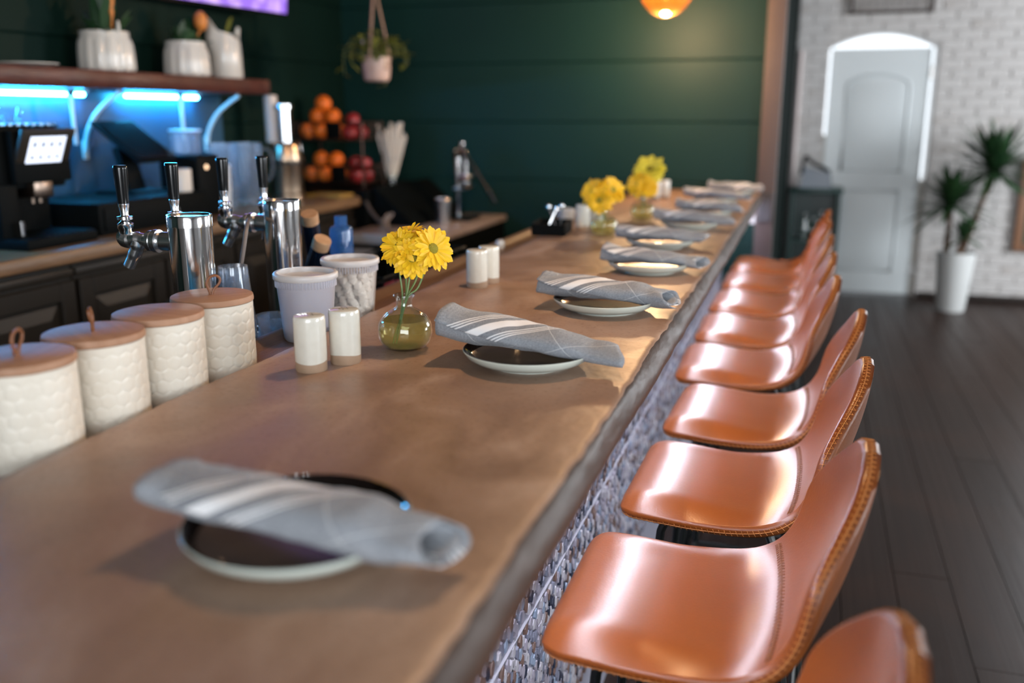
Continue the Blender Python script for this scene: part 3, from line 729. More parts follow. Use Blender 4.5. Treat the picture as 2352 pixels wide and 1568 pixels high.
def napkin(L, wl, wr, hl, hr, stripe, seed, ang=0.95, flap=0.8, endl=0.006, endr=0.028, sag=0.006):
    """a cloth rolled into a flattened spiral tube along x; wl/wr half widths and hl/hr heights at the two ends"""
    rg = random.Random(seed); bm = B(); uvl = bm.loops.layers.uv.new('UVMap')
    nu, nt_ = 46, 84; turns = 2.15
    ph = [rg.uniform(0, 6) for _ in range(8)]
    g = []
    for i in range(nu + 1):
        u = i / nu; row = []
        ew = u * u * (3 - 2 * u)
        pinch = 1 - 0.10 * math.exp(-((u - 0.86) / 0.07) ** 2)
        w = (wl * (1 - ew) + wr * ew) * pinch; h = (hl * (1 - ew) + hr * ew) * pinch
        for k in range(nt_ + 1):
            t = k / nt_
            th = -turns * 2 * PI * (1 - t) + 1.1 * PI + flap * (u - 0.5) * 2
            rho = 0.62 + 0.38 * t - 0.02 * math.sin(th * 2 + ph[0])
            if i > 2 and i < nu - 2: rho = 0.62 + 0.38 * t
            edge = max(0.0, (u - 0.86) / 0.14) ** 1.5 + max(0.0, (0.14 - u) / 0.14) ** 1.5
            rho *= 1 + edge * (0.34 * mnoise.noise(Vector((th * 0.75 + ph[6], ph[3], t * 1.5))) + 0.10 * mnoise.noise(Vector((th * 2.2, ph[2], t * 3))))
            cy, sz = math.cos(th), math.sin(th)
            # flattened: superellipse
            y = w * rho * math.copysign(abs(cy) ** 0.85, cy); z = h * 0.5 * rho * math.copysign(abs(sz) ** 0.9, sz) * (1 - 0.30 * max(0.0, (u - 0.8) / 0.2) ** 2)
            crumple = 0.0048 * mnoise.noise(Vector((u * 5 + ph[1], th * 0.8, ph[2]))) + 0.0012 * mnoise.noise(Vector((u * 14 + ph[3], th * 1.7, ph[4])))
            y += crumple * 1.2 * cy; z += crumple * sz
            # slanted / uneven ends
            x = (u - 0.5) * L
            x += -endl * (1 - u) ** 6 * (0.5 + 0.6 * math.cos(th + ph[5]) + 0.5 * (1 - t)) + endr * u ** 8 * (0.3 + 0.6 * math.cos(th + ph[6]) - 0.4 * (1 - t))
            zc = 0.5 * h - sag * ((2 * u - 1) ** 2 - 0.3) + 0.010 * (max(0, 0.25 - u) / 0.25) ** 2
            yc = 0.006 * math.sin(u * 3 + ph[7])
            row.append(((x, y + yc, z + zc), x, (th - 2.2) * (wl + wr) * 0.36))
        g.append(row)
    V = [[bm.verts.new(p[0]) for p in r] for r in g]
    ca, sa = math.cos(ang), math.sin(ang)
    for i in range(nu):
        for k in range(nt_):
            f = bm.faces.new((V[i][k], V[i][k + 1], V[i + 1][k + 1], V[i + 1][k]))
            for lp, (a, c) in zip(f.loops, ((i, k), (i, k + 1), (i + 1, k + 1), (i + 1, k))):
                X, S = g[a][c][1], g[a][c][2]
                lp[uvl].uv = ((X - stripe) * ca + S * sa, -(X - stripe) * sa + S * ca)
    # cloth thickness
    me = bpy.data.meshes.new('napkin'); bm.to_mesh(me); bm.free(); me.materials.append(LINEN)
    me.polygons.foreach_set('use_smooth', [True] * len(me.polygons))
    return me
setts = [ # x, y of plate, napkin dx, dy, dz, yaw, tilt, L, wl, wr, hl, hr, stripe, seed, ang, plate label, napkin label
    (-0.442, 0.708, 0.010, -0.012, 0.019, -2.0, 1.0, 0.285, 0.048, 0.038, 0.044, 0.040, -0.045, 11, 'brown glazed plate with pale edge, nearest the camera', 'grey striped napkin roll on the plate nearest the camera'),
    (-0.420, 1.398, 0.000, 0.004, 0.020, -1.0, 1.2, 0.290, 0.058, 0.042, 0.056, 0.031, -0.045, 23, 'brown glazed plate in sharp focus to the right of the round flower vase', 'grey striped napkin roll on the sharply focused plate beside the round vase'),
    (-0.390, 1.855, 0.000, 0.004, 0.020, -6.5, 1.0, 0.270, 0.052, 0.040, 0.046, 0.042, -0.035, 31, 'brown glazed plate third from the camera', 'grey striped napkin roll on the third plate from the camera'),
    (-0.383, 2.372, 0.008, -0.003, 0.019, 0.5, 0.8, 0.250, 0.042, 0.036, 0.042, 0.034, -0.080, 47, 'brown glazed plate fourth from the camera', 'grey napkin roll with stripes at both ends on the fourth plate'),
    (-0.425, 2.835, 0.000, 0.000, 0.019, -2.0, 0.6, 0.255, 0.042, 0.038, 0.042, 0.038, -0.060, 53, 'brown glazed plate fifth from the camera', 'grey napkin roll on the fifth plate, level with the second flower vase'),
    (-0.395, 3.345, 0.006, 0.000, 0.019, -4.0, 0.4, 0.265, 0.044, 0.042, 0.042, 0.040, -0.060, 61, 'brown glazed plate sixth from the camera', 'grey striped napkin roll on the sixth plate'),
    (-0.385, 3.785, 0.002, 0.000, 0.019, -3.0, 0.3, 0.250, 0.042, 0.040, 0.042, 0.042, -0.010, 71, 'brown glazed plate seventh from the camera', 'grey striped napkin roll on the seventh plate'),
    (-0.405, 4.360, 0.000, 0.000, 0.019, -8.0, 0.6, 0.285, 0.044, 0.036, 0.045, 0.038, -0.060, 83, 'brown glazed plate eighth from the camera', 'grey napkin roll on the eighth plate, last but one'),
    (-0.360, 4.850, 0.000, 0.000, 0.019, -4.0, 0.3, 0.250, 0.042, 0.042, 0.042, 0.042, 0.060, 97, 'brown glazed plate at the far end of the bar by the green wall', 'grey napkin roll on the farthest plate by the green wall')]
pl = plate_tree()
for i, (x, y, dx, dy, dz, yaw, tilt, L, wl, wr, hl, hr, st, seed, plab, nlab) in enumerate(setts):
    o = pl if i == 0 else copy_tree(pl)
    o.location = (x, y, BT); tag(o, plab, 'plate', 'plates set along the bar')
    me = napkin(L, wl, wr, hl, hr, st, seed)
    n = put('napkin', me, None, (x + dx, y + dy, BT + dz), (0, math.radians(tilt), math.radians(yaw)))
    sm = n.modifiers.new('thickness', 'SOLIDIFY'); sm.thickness = 0.0012; sm.offset = 0
    tag(n, nlab, 'napkin', 'rolled napkins along the bar')
# ---------------------------------------------------------------- shakers
def shaker_tree():
    t = thing('shaker', 'x', 'shaker')
    bm = B(); lathe(bm, [(0, 0), (0.0245, 0), (0.0252, 0.0012), (0.0252, 0.0160), (0.0250, 0.0166)], 40); mk('clay_base', bm, CLAY, t)
    bm = B()
    r = lathe(bm, [(0.0249, 0.0145), (0.0256, 0.0155), (0.0256, 0.082), (0.0252, 0.0865), (0.0240, 0.0893), (0.0215, 0.0903), (0, 0.0908)], 40)
    for v in r:
        if v.co.z < 0.0157: v.co.z += 0.0016 * math.sin(2.0 * math.atan2(v.co.y, v.co.x) + 0.6)
    mk('glazed_body', bm, SHAK, t)
    hm = mat('shaker hole', (0.02, 0.015, 0.01), 0.8) if 'shaker hole' not in bpy.data.materials else bpy.data.materials['shaker hole']
    for k in range(5):
        a = 2 * PI * k / 5; bm = B(); lathe(bm, [(0, 0), (0.0012, 0), (0.0012, 0.0006), (0, 0.0007)], 8, (0.007 * math.cos(a), 0.007 * math.sin(a), 0.0903)); mk('hole', bm, hm, t)
    return t
sh = shaker_tree()
shs = [(-0.742, 1.255, 'cream ceramic shaker with clay base, left one of the nearest pair'), (-0.712, 1.315, 'cream ceramic shaker with clay base, right one of the nearest pair'),
       (-0.735, 2.020, 'cream ceramic shaker with clay base, left one of the pair behind the yellow flowers'), (-0.728, 2.085, 'half hidden right shaker of the cream pair behind the yellow flowers'),
       (-0.755, 3.18, 'cream ceramic shaker left of the second flower vase'), (-0.715, 3.23, 'cream ceramic shaker half hidden behind the second flower vase'),
       (-0.700, 4.42, 'cream ceramic shaker in front in the farthest pair behind the third vase'), (-0.665, 4.50, 'cream ceramic shaker behind in the farthest pair behind the third vase')]
for i, (x, y, lab) in enumerate(shs):
    o = sh if i == 0 else copy_tree(sh)
    o.location = (x, y, BT); o.rotation_euler = (0, 0, i * 1.3); tag(o, lab, 'shaker', 'salt and pepper shakers on the bar')
# ---------------------------------------------------------------- vases
def vase_tree():
    t = thing('bud_vase', 'x', 'vase')
    out = [(0.0, 0.0), (0.026, 0.0), (0.036, 0.004), (0.0445, 0.015), (0.0482, 0.030), (0.0462, 0.046), (0.0375, 0.060), (0.024, 0.0695), (0.0165, 0.0735), (0.0140, 0.078), (0.0138, 0.088), (0.0162, 0.0915), (0.0188, 0.0935), (0.0188, 0.0965), (0.0160, 0.0978)]
    inn = [(0.0130, 0.0960), (0.0116, 0.088), (0.0118, 0.078), (0.0145, 0.0718), (0.022, 0.0672), (0.0355, 0.0578), (0.0442, 0.045), (0.0462, 0.030), (0.0427, 0.016), (0.035, 0.006), (0.0, 0.0045)]
    bm = B(); lathe(bm, out + inn, 48); mk('glass', bm, GLASS, t, ang=1.2)
    bm = B(); lathe(bm, [(0, 0.0047), (0.0348, 0.0062), (0.0425, 0.0162), (0.0464, 0.030), (0.0443, 0.0448), (0.0392, 0.0530), (0.0, 0.0530)], 48); mk('water', bm, WATER, t)
    return t
vs0 = vase_tree()
VASES = [(-0.655, 1.428, 'round clear glass bud vase with yellow water, nearest the camera'), (-0.652, 3.055, 'middle round glass bud vase with drooping yellow flowers'), (-0.612, 3.585, 'farthest round glass bud vase holding a tall pale yellow bloom')]
for i, (x, y, lab) in enumerate(VASES):
    o = vs0 if i == 0 else copy_tree(vs0)
    o.location = (x, y, BT); tag(o, lab, 'vase', 'bud vases on the bar')
def petal_mesh(L, w, m, curl=0.35, n=6):
    bm = B(); rows = []
    for i in range(n + 1):
        t = i / n
        hw = w * (0.35 + 0.65 * math.sin(min(t / 0.75, 1.0) * PI / 2)) * (1.0 if t < 0.8 else math.sqrt(max(0.03, 1 - ((t - 0.8) / 0.2) ** 2)))
        x = L * t; z = L * (0.10 * t - curl * t * t)
        rows.append([bm.verts.new((x, -hw, z + hw * 0.22)), bm.verts.new((x, -hw * 0.4, z - hw * 0.05)), bm.verts.new((x, 0, z + hw * 0.1)), bm.verts.new((x, hw * 0.4, z - hw * 0.05)), bm.verts.new((x, hw, z + hw * 0.22))])
    for a, b_ in zip(rows, rows[1:]):
        for k in range(4): bm.faces.new((a[k], a[k + 1], b_[k + 1], b_[k]))
    return mesh_from('petal', bm, m, True, 1.5)
PET = [petal_mesh(0.031, 0.0052, YEL, c) for c in (0.05, 0.25, 0.5)]
PETS = [petal_mesh(0.026, 0.0045, YEL, c) for c in (0.0, 0.3, 0.55)]
def daisy(name, label, head, face, foot, via, single=True, scale=1.0, m=None, seed=1, dens=1.0, group=None, stemz=None):
    """head: centre of the bloom, face: direction it looks, foot: lower stem end"""
    rg = random.Random(seed); t = thing(name, label, 'flower', foot, 0, group)
    F0 = Vector(foot)
    fd = Vector(face).normalized(); q = fd.to_track_quat('Z', 'Y')
    hc = Vector(head) - F0
    bm = B(); pts = bez([(0, 0, 0)] + [Vector(v) - F0 for v in via] + [hc - fd * 0.004], 8); tube(bm, pts, 0.0017, 8); mk('stem', bm, STEM, t)
    bm = B(); vsx = ball(bm, (0, 0, 0), 0.0095 * scale, 2, (1, 1, 0.5)); bmesh.ops.transform(bm, matrix=Matrix.Translation(hc + fd * 0.001) @ q.to_matrix().to_4x4(), verts=bm.verts); mk('flower_disc', bm, DISC, t)
    joined = B() if not single else None
    for layer, (cnt, set_, el) in enumerate(((int(18 * dens), PET, -0.05), (int(18 * dens), PET, 0.22), (int(15 * dens), PETS, 0.50))):
        for k in range(cnt):
            a = 2 * PI * (k + 0.33 * layer + rg.uniform(-0.2, 0.2)) / cnt
            e = el + rg.uniform(-0.14, 0.14); sc = scale * rg.uniform(0.88, 1.1)
            M4 = Matrix.Translation(hc) @ q.to_matrix().to_4x4() @ Matrix.Rotation(a, 4, 'Z') @ Matrix.Translation((0.0065 * scale, 0, 0)) @ Matrix.Rotation(-e, 4, 'Y') @ Matrix.Rotation(rg.uniform(-0.3, 0.3), 4, 'X') @ Matrix.Scale(sc, 4)
            me = rg.choice(set_)
            if single:
                o = put('petal', me, t); o.matrix_local = M4
            else:
                tmp = B(); tmp.from_mesh(me); bmesh.ops.transform(tmp, matrix=M4, verts=tmp.verts)
                mm = bpy.data.meshes.new('tmp'); tmp.to_mesh(mm); tmp.free(); joined.from_mesh(mm); bpy.data.meshes.remove(mm)
    if not single: mk('petals', joined, m or YEL, t, ang=1.5)
    return t
G1 = 'yellow daisies in the nearest vase'
vx, vy = -0.655, 1.428
nk = (vx, vy, BT + 0.090)
daisy('daisy', 'yellow daisy at the left of the nearest bunch, facing the camera', (-0.666, 1.440, 1.248), (-0.15, -0.80, 0.62), (vx - 0.014, vy - 0.006, BT + 0.012), [(vx - 0.004, vy + 0.002, BT + 0.085), (-0.6655, 1.436, 1.205)], seed=2, group=G1, dens=1.15)
daisy('daisy', 'yellow daisy low in the middle of the nearest bunch, tipped forward', (-0.641, 1.436, 1.230), (0.45, -0.80, 0.25), (vx - 0.018, vy - 0.012, BT + 0.010), [(vx + 0.002, vy, BT + 0.085), (-0.648, 1.436, 1.19)], seed=3, scale=0.95, group=G1, dens=1.15)
daisy('daisy', 'yellow daisy at the right of the nearest bunch, seen from the side', (-0.609, 1.452, 1.245), (0.75, -0.45, 0.40), (vx - 0.012, vy - 0.012, BT + 0.010), [(vx + 0.005, vy, BT + 0.088), (-0.632, 1.440, 1.18)], seed=4, scale=1.05, group=G1, dens=1.15)
daisy('daisy', 'yellow daisy at the top back of the nearest bunch', (-0.664, 1.470, 1.268), (-0.15, -0.15, 0.95), (vx - 0.020, vy - 0.006, BT + 0.014), [(vx + 0.001, vy + 0.004, BT + 0.085), (-0.661, 1.452, 1.20)], seed=5, scale=0.85, group=G1, dens=1.15)
daisy('daisy', 'yellow daisy filling the right back of the nearest bunch', (-0.634, 1.478, 1.252), (0.25, 0.1, 0.95), (vx - 0.016, vy - 0.002, BT + 0.012), [(vx + 0.003, vy + 0.003, BT + 0.088), (-0.643, 1.455, 1.19)], seed=6, scale=0.9, group=G1, dens=1.15)
G2 = 'yellow flowers in the middle vase'; x2, y2 = -0.652, 3.055
for k, (h, fc, lab) in enumerate((((-0.700, 3.075, 1.213), (-0.5, -0.7, 0.3), 'yellow flower drooping left in the middle vase'), ((-0.628, 3.08, 1.222), (0.7, -0.5, 0.5), 'yellow flower leaning right in the middle vase'), ((-0.668, 3.05, 1.188), (-0.1, -0.9, 0.05), 'yellow flower hanging low at the front of the middle vase'))):
    daisy('daisy', lab, h, fc, (x2 - 0.01 + 0.01 * k, y2, BT + 0.012), [(x2, y2, BT + 0.09)], False, 1.25, YEL, 20 + k, 1.3, G2)
G3 = 'yellow flowers in the farthest vase'; x3, y3 = -0.612, 3.585
daisy('daisy', 'pale lemon spider bloom standing tallest in the farthest vase', (-0.597, 3.63, 1.262), (0.0, -0.75, 0.65), (x3, y3, BT + 0.012), [(x3 + 0.002, y3, BT + 0.09)], False, 1.65, YELP, 31, 1.6, G3)
daisy('daisy', 'yellow flower low at the left of the farthest vase', (-0.632, 3.59, 1.202), (-0.3, -0.9, 0.2), (x3 - 0.01, y3, BT + 0.012), [(x3 - 0.002, y3, BT + 0.09)], False, 1.35, YEL, 32, 1.4, G3)
daisy('daisy', 'yellow flower low at the right of the farthest vase', (-0.598, 3.59, 1.195), (0.4, -0.8, 0.1), (x3 + 0.01, y3, BT + 0.012), [(x3 + 0.003, y3, BT + 0.09)], False, 1.2, YEL, 33, 1.3, G3)
# ---------------------------------------------------------------- canisters on the ledge
LZ = 1.037
def canister_body():
    bm = B(); R, H = 0.0655, 0.128; nu, nv = 190, 74
    hx = 2 * PI * R / 20          # hexagon pitch round the body
    hz = hx * 0.8660
    def cell(s, z):
        best = 9
        r0 = round(z / hz)
        for rr_ in (r0 - 1, r0, r0 + 1):
            off = 0.5 * hx if rr_ % 2 else 0.0
            c0 = round((s - off) / hx)
            for cc in (c0 - 1, c0, c0 + 1):
                dx = s - (cc * hx + off); dz = z - rr_ * hz
                # hexagonal distance
                d = max(abs(dx), abs(dx) * 0.5 + abs(dz) * 0.8660)
                best = min(best, d)
        return best / (hx * 0.5)
    rings = []
    for j in range(nv + 1):
        z = H * j / nv; ring = []
        for i in range(nu):
            a = 2 * PI * i / nu
            d = cell(R * a, z)
            k = -0.0011 * min(1.0, max(0.0, (d - 0.80) / 0.16)) if 0.006 < z < H - 0.007 else 0.0
            rr_ = R + k - (0.004 * (1 - z / 0.006) ** 2 if z < 0.006 else 0)
            ring.append(bm.verts.new((rr_ * math.cos(a), rr_ * math.sin(a), z)))
        rings.append(ring)
    for a, b_ in zip(rings, rings[1:]):
        for i in range(nu): bm.faces.new((a[i], a[(i + 1) % nu], b_[(i + 1) % nu], b_[i]))
    bm.faces.new(rings[0][::-1]); bm.faces.new(rings[-1])
    return mesh_from('jar', bm, CREAM, True, 1.3)
JAR = canister_body()
bm = B(); lathe(bm, [(0, 0.1285), (0.0655, 0.1285), (0.0672, 0.1295), (0.0675, 0.133), (0.0665, 0.1385), (0.0645, 0.1395), (0, 0.1395)], 64); LID = mesh_from('lid', bm, ACACIA)
def loop_mesh():
    bm = B(); pts = [(0.0, 0.0, 0.137), (0.004, 0, 0.148), (0.013, 0, 0.157), (0.015, 0, 0.165), (0.008, 0, 0.171), (-0.002, 0.0015, 0.168), (-0.007, 0.002, 0.159), (-0.004, 0.002, 0.148), (-0.001, 0.001, 0.137)]
    tube(bm, bez(pts, 5), 0.0022, 8); return mesh_from('leather_loop', bm, LOOP)
LOOPM = loop_mesh()
cans = [(-0.930, 0.868, 1.9, True, 'cream honeycomb canister with wooden lid at the left edge of the picture'), (-0.936, 1.005, 2.6, True, 'cream honeycomb canister with wooden lid, second from the left edge'),
        (-0.937, 1.142, 0, False, 'cream honeycomb canister with plain wooden lid, no loop showing'), (-0.940, 1.282, 0.9, True, 'cream honeycomb canister with wooden lid, closest to the beer tower')]
for x, y, a, lp, lab in cans:
    t = thing('canister', lab, 'canister', (x, y, LZ), a, 'honeycomb canisters on the ledge')
    put('jar', JAR, t); l = put('lid', LID, t)
    if lp: put('leather_loop', LOOPM, l)
# ---------------------------------------------------------------- deli containers
FROSTC = thin_glass('clearer frosted plastic', (0.97, 0.96, 0.95), ior=1.4, rough=0.35, haze=(0.95, 0.93, 0.92), hazeamt=0.14)
def deli(label, loc, fill):
    t = thing('deli_container', label, 'container', loc, 0, 'plastic deli containers')
    k = 1.0
    bm = B(); lathe(bm, [(0.0, 0.003), (0.043, 0.003), (0.0445, 0.0), (0.0465, 0.0), (0.0475, 0.004), (0.0565, 0.104), (0.0575, 0.106), (0.0585, 0.126), (0.0570, 0.126), (0.0560, 0.107), (0.0550, 0.104), (0.0460, 0.005), (0.0, 0.005)], 56); mk('tub', bm, FROSTC if fill == 'white' else FROST, t, ang=1.0)
    rib = unit_box_mesh('grip_ribs', FROST)
    bm = B()
    for i in range(60):
        a = 2 * PI * i / 60
        box(bm, (0.0585 * math.cos(a), 0.0585 * math.sin(a), 0.114), (0.0016, 0.0022, 0.015), rot=None)
    mk('grip_ribs', bm, FROST, t)
    bm = B(); lathe(bm, [(0.0, 0.1235), (0.050, 0.1235), (0.0535, 0.1245), (0.055, 0.1335), (0.0605, 0.1340), (0.0630, 0.1310), (0.0630, 0.1225), (0.0612, 0.1205), (0.0605, 0.1245), (0.0598, 0.1315), (0.056, 0.1322), (0.0545, 0.1220), (0.0, 0.1222)], 56); mk('lid', bm, FROSTL, t, ang=1.0)
    if fill == 'white':
        rg = random.Random(9); me = []
        bm = B(); box(bm, (0, 0, 0), (0.0165, 0.0165, 0.0150), 0.0045, 2); mm = mesh_from('marshmallow', bm, MALLOW)
        for k in range(150):
            z = 0.012 + 0.088 * (k // 15) / 9; a = rg.uniform(0, 6.28); r = (0.037 + 0.07 * z) * (1.0 if k % 15 < 11 else 0.5); a = 2 * PI * (k % 15) / 11 + (k // 15) * 2.17 + rg.uniform(-0.1, 0.1)
            put('marshmallow', mm, t, (r * math.cos(a), r * math.sin(a), z), (rg.uniform(0, 3), rg.uniform(0, 3), rg.uniform(0, 3)))
    else:
        bm = B(); lathe(bm, [(0, 0.0055), (0.0455, 0.0055), (0.0470, 0.018), (0.044, 0.021), (0, 0.020)], 40); mk('contents', bm, mat('brown sugar', (0.45, 0.26, 0.17), 0.8), t)
    return t
deli('tall frosted plastic tub with lid, nearly empty, behind the nearest shakers', (-0.928, 1.565, LZ), 'sugar')
deli('frosted plastic tub full of white marshmallows', (-0.930, 1.755, LZ), 'white')
# ---------------------------------------------------------------- plastic cups
def cup_mesh(H, rb, rt, invert):
    bm = B(); th = 0.0012
    pr = [(0.0, 0.0), (rb, 0.0), (rt, H), (rt + 0.0018, H + 0.001), (rt + 0.0015, H + 0.003), (rt - th, H + 0.002), (rb - th, 0.003), (0.0, 0.003)]
    if invert: pr = [(r, -z) for r, z in pr]
    lathe(bm, pr, 36); return mesh_from('cup', bm, PLASTICC, True, 0.9)
c1 = cup_mesh(0.118, 0.0275, 0.0375, True)
for k in range(5):
    o = put('plastic_cup', c1, None, (-1.03, 1.475, 0.966 + 0.121 + k * 0.0125 + 0.021))
    o.location.z = 0.967 + 0.121 + 0.055 + k * 0.012
    tag(o, 'clear plastic cup, %s in the upside down stack beside the beer tower' % ('bottom', 'second', 'middle', 'fourth', 'top')[k], 'cup', 'stack of clear cups')
# a stand for the cup stack
t = thing('cup_riser', 'small clear riser under the upside down cup stack', 'riser', (-1.03, 1.475, 0.966))
bm = B(); lathe(bm, [(0.034, 0), (0.036, 0), (0.036, 0.054), (0.0, 0.0545), (0, 0.052), (0.034, 0.052), (0.034, 0)], 28); mk('drum', bm, PLASTICC, t)
c2 = cup_mesh(0.085, 0.027, 0.036, False)
t = thing('glass_tumbler', 'short clear tumbler standing right of the cup stack', 'glass', (-1.035, 1.612, 0.966)); put('wall', c2, t, scale=(1, 1, 1.15))
# ---------------------------------------------------------------- beer towers
Rv = Vector((math.cos(CAM_YAW), math.sin(CAM_YAW), 0)); Fv = Vector((-math.sin(CAM_YAW), math.cos(CAM_YAW), 0))
def tap(parent, ang_deg, z):
    a = math.radians(ang_deg); d = -Rv * math.cos(a) + Fv * math.sin(a)
    rz = math.atan2(d.y, d.x)
    e = bpy.data.objects.new('tap', None); COL.objects.link(e); e.parent = parent; e.location = (0, 0, z); e.rotation_euler = (0, 0, rz)
    RX = Matrix.Rotation(PI / 2, 4, 'Y')
    bm = B()
    lathe(bm, [(0, 0.030), (0.0175, 0.030), (0.0175, 0.060), (0.0160, 0.062), (0.0160, 0.066), (0.0215, 0.067), (0.0215, 0.0765), (0.0165, 0.078), (0.0170, 0.080), (0.0195, 0.081), (0.0195, 0.0875), (0.0150, 0.089), (0.0140, 0.096), (0, 0.096)], 24, (0, 0, 0), RX)
    sk = mk('shank', bm, FAUCET, e)
    bm = B()
    tube(bm, bez([(0.090, 0, 0.0), (0.112, 0, 0.002), (0.130, 0, 0.000), (0.142, 0, 0.003)], 5), [0.0125] * 5 + [0.0145] * 5 + [0.0160] * 6, 14)
    tube(bm, bez([(0.112, 0, 0.0), (0.116, 0, -0.014), (0.126, 0, -0.032), (0.137, 0, -0.050)], 5), [0.0145] * 5 + [0.0125] * 5 + [0.0110] * 6, 14)
    tube(bm, [(0.140, 0, 0.004), (0.150, 0, 0.003), (0.1505, 0, 0.003)], [0.0125, 0.0125, 0.010], 14)
    mk('faucet', bm, FAUCET, e)
    bm = B()
    lathe(bm, [(0, 0.000), (0.0105, 0.002), (0.0125, 0.010), (0.0125, 0.016), (0.0145, 0.019), (0.0145, 0.027), (0.0105, 0.029), (0.008, 0.032), (0.0075, 0.034), (0.0140, 0.0345), (0.0140, 0.040), (0.0085, 0.041), (0.0072, 0.045), (0.0098, 0.060), (0.0100, 0.064), (0, 0.064)], 24, (0.136, 0, 0.004))
    mk('lever_collar', bm, CHROME, e)
    bm = B()
    lathe(bm, [(0, 0.0645), (0.0100, 0.0645), (0.0130, 0.128), (0.0130, 0.131), (0.0112, 0.1345), (0, 0.1350)], 28, (0.136, 0, 0.004))
    mk('tap_handle', bm, BLACKP, e)
    return e
def tower(label, loc):
    t = thing('beer_tower', label, 'beer tower', loc, 0, 'steel beer towers'); H = 0.322
    bm = B(); lathe(bm, [(0, 0), (0.056, 0), (0.056, 0.006), (0.043, 0.010), (0.0395, 0.012), (0.0395, H), (0, H)], 64); mk('column', bm, STEEL, t)
    bm = B(); lathe(bm, [(0.0396, H - 0.018), (0.0412, H - 0.018), (0.0412, H + 0.001), (0.0400, H + 0.0035), (0.0375, H + 0.0035), (0.0360, H + 0.001), (0.030, H + 0.0005), (0, H + 0.0018)], 64); mk('cap', bm, CHROME, t)
    for a in (14, 60): tap(t, a, 0.274)
    return t
tower('polished steel beer tower with two black taps, the left one', (-1.08, 1.424, 0.966))
tower('polished steel beer tower with two black taps, the right one behind the plastic tubs', (-1.08, 1.738, 0.966))
# hose by the tower
bm = B(); tube(bm, bez([(-1.14, 1.70, 1.250), (-1.10, 1.63, 1.235), (-1.10, 1.60, 1.16), (-1.115, 1.585, 1.10), (-1.085, 1.63, 1.03), (-1.08, 1.66, 0.972)], 8), 0.0045, 8); tag(mk('drain_hose', bm, mat('grey hose', (0.16, 0.13, 0.115), 0.5)), 'thin grey hose hanging between the two beer towers', 'hose')
# ---------------------------------------------------------------- cork topped bottles
DKB = mat('dark blue bottle', (0.004, 0.008, 0.018), 0.10, coat=0.5)
CORK = mat('cork', (0.50, 0.30, 0.17), 0.8, vary=(0.36, 0.20, 0.10), scale=60)
def cork_bottle(label, foot, top, r):
    d = (Vector(top) - Vector(foot)); L = d.length; q = d.to_track_quat('Z', 'Y')
    t = thing('cork_bottle', label, 'bottle', foot, 0, 'bottles leaning beside the beer tower'); t.rotation_mode = 'QUATERNION'; t.rotation_quaternion = q
    bm = B(); lathe(bm, [(0, 0), (r, 0), (r, L - 0.028), (r * 0.97, L - 0.026), (0, L - 0.026)], 28); mk('body', bm, DKB, t)
    bm = B(); lathe(bm, [(0, L - 0.026), (r, L - 0.026), (r * 1.02, L - 0.002), (r * 0.98, L), (0, L)], 28); mk('cork', bm, CORK, t)
cork_bottle('dark bottle with broad cork leaning behind, upper of the two', (-1.187, 2.085, 0.975), (-1.150, 1.972, 1.236), 0.021)
cork_bottle('dark bottle with broad cork leaning in front, lower of the two', (-1.205, 1.975, 0.975), (-1.085, 1.918, 1.183), 0.021)
bm = B(); 
t = thing('clear_bottle', 'square clear glass bottle glinting blue beside the cork bottles', 'bottle', (-1.118, 2.070, 0.967))
box(bm, (0, 0, 0.115), (0.05, 0.05, 0.23), 0.012, 3); mk('glass', bm, thin_glass('blue lit clear glass', (0.45, 0.72, 1.0), haze=(0.15, 0.4, 0.8), hazeamt=0.25), t)  # clear glass, blue light put into its tint and haze
bm = B(); lathe(bm, [(0, 0.23), (0.016, 0.23), (0.016, 0.255), (0, 0.256)], 20); mk('neck', bm, bpy.data.materials['blue lit clear glass'], t)
# ---------------------------------------------------------------- wire rack
t = thing('wire_rack', 'black wire drying rack behind the yellow flowers', 'rack', (-1.16, 2.45, 0))
x0, x1, y0, y1 = -0.12, 0.12, -0.31, 0.30
for z in (0.95, 1.055):
    bm = B(); tube(bm, [(x0, y0, z), (x1, y0, z), (x1, y1, z), (x0, y1, z)], 0.0028, 6, closed=True); mk('ring', bm, BLACKM, t)
for k in range(9):
    y = y0 + 0.61 * k / 8
    bm = B(); tube(bm, [(x0, y, 1.055), (x0, y, 0.95), (x1, y, 0.95), (x1, y, 1.055)], 0.0022, 6); mk('wire', bm, BLACKM, t)
bm = B(); tube(bm, bez([(x1, -0.02, 1.055), (x1, -0.015, 1.10), (x1, 0.005, 1.115), (x1, 0.03, 1.10), (x1, 0.035, 1.055)], 5), 0.0035, 8); mk('handle', bm, BLACKM, t)
for sx in (x0 + 0.02, x1 - 0.02):
    for sy in (y0 + 0.02, y1 - 0.02):
        bm = B(); tube(bm, [(sx, sy, 0.905), (sx, sy, 0.95)], 0.004, 6); mk('foot', bm, BLACKM, t)
t = thing('underbar_bench', 'dark low steel bench under the wire rack', 'bench', (-1.18, 2.75, 0))
bm = B(); b2(bm, (-0.16, -0.635, 0), (0.16, 0.75, 0.895), 0.004); mk('body', bm, BLACKR, t)
bm = B(); b2(bm, (-0.162, -0.636, 0.896), (0.162, 0.752, 0.905), 0.002); mk('top', bm, bpy.data.materials['dark steel'], t)
REDP = mat('red plastic', (0.50, 0.015, 0.035), 0.35)
t = thing('red_sponge', 'small red scrubbing sponge in the wire rack', 'sponge', (-1.10, 2.36, 0.9535))
bm = B(); box(bm, (0, 0, 0.022), (0.06, 0.085, 0.042), 0.006); mk('foam', bm, REDP, t)
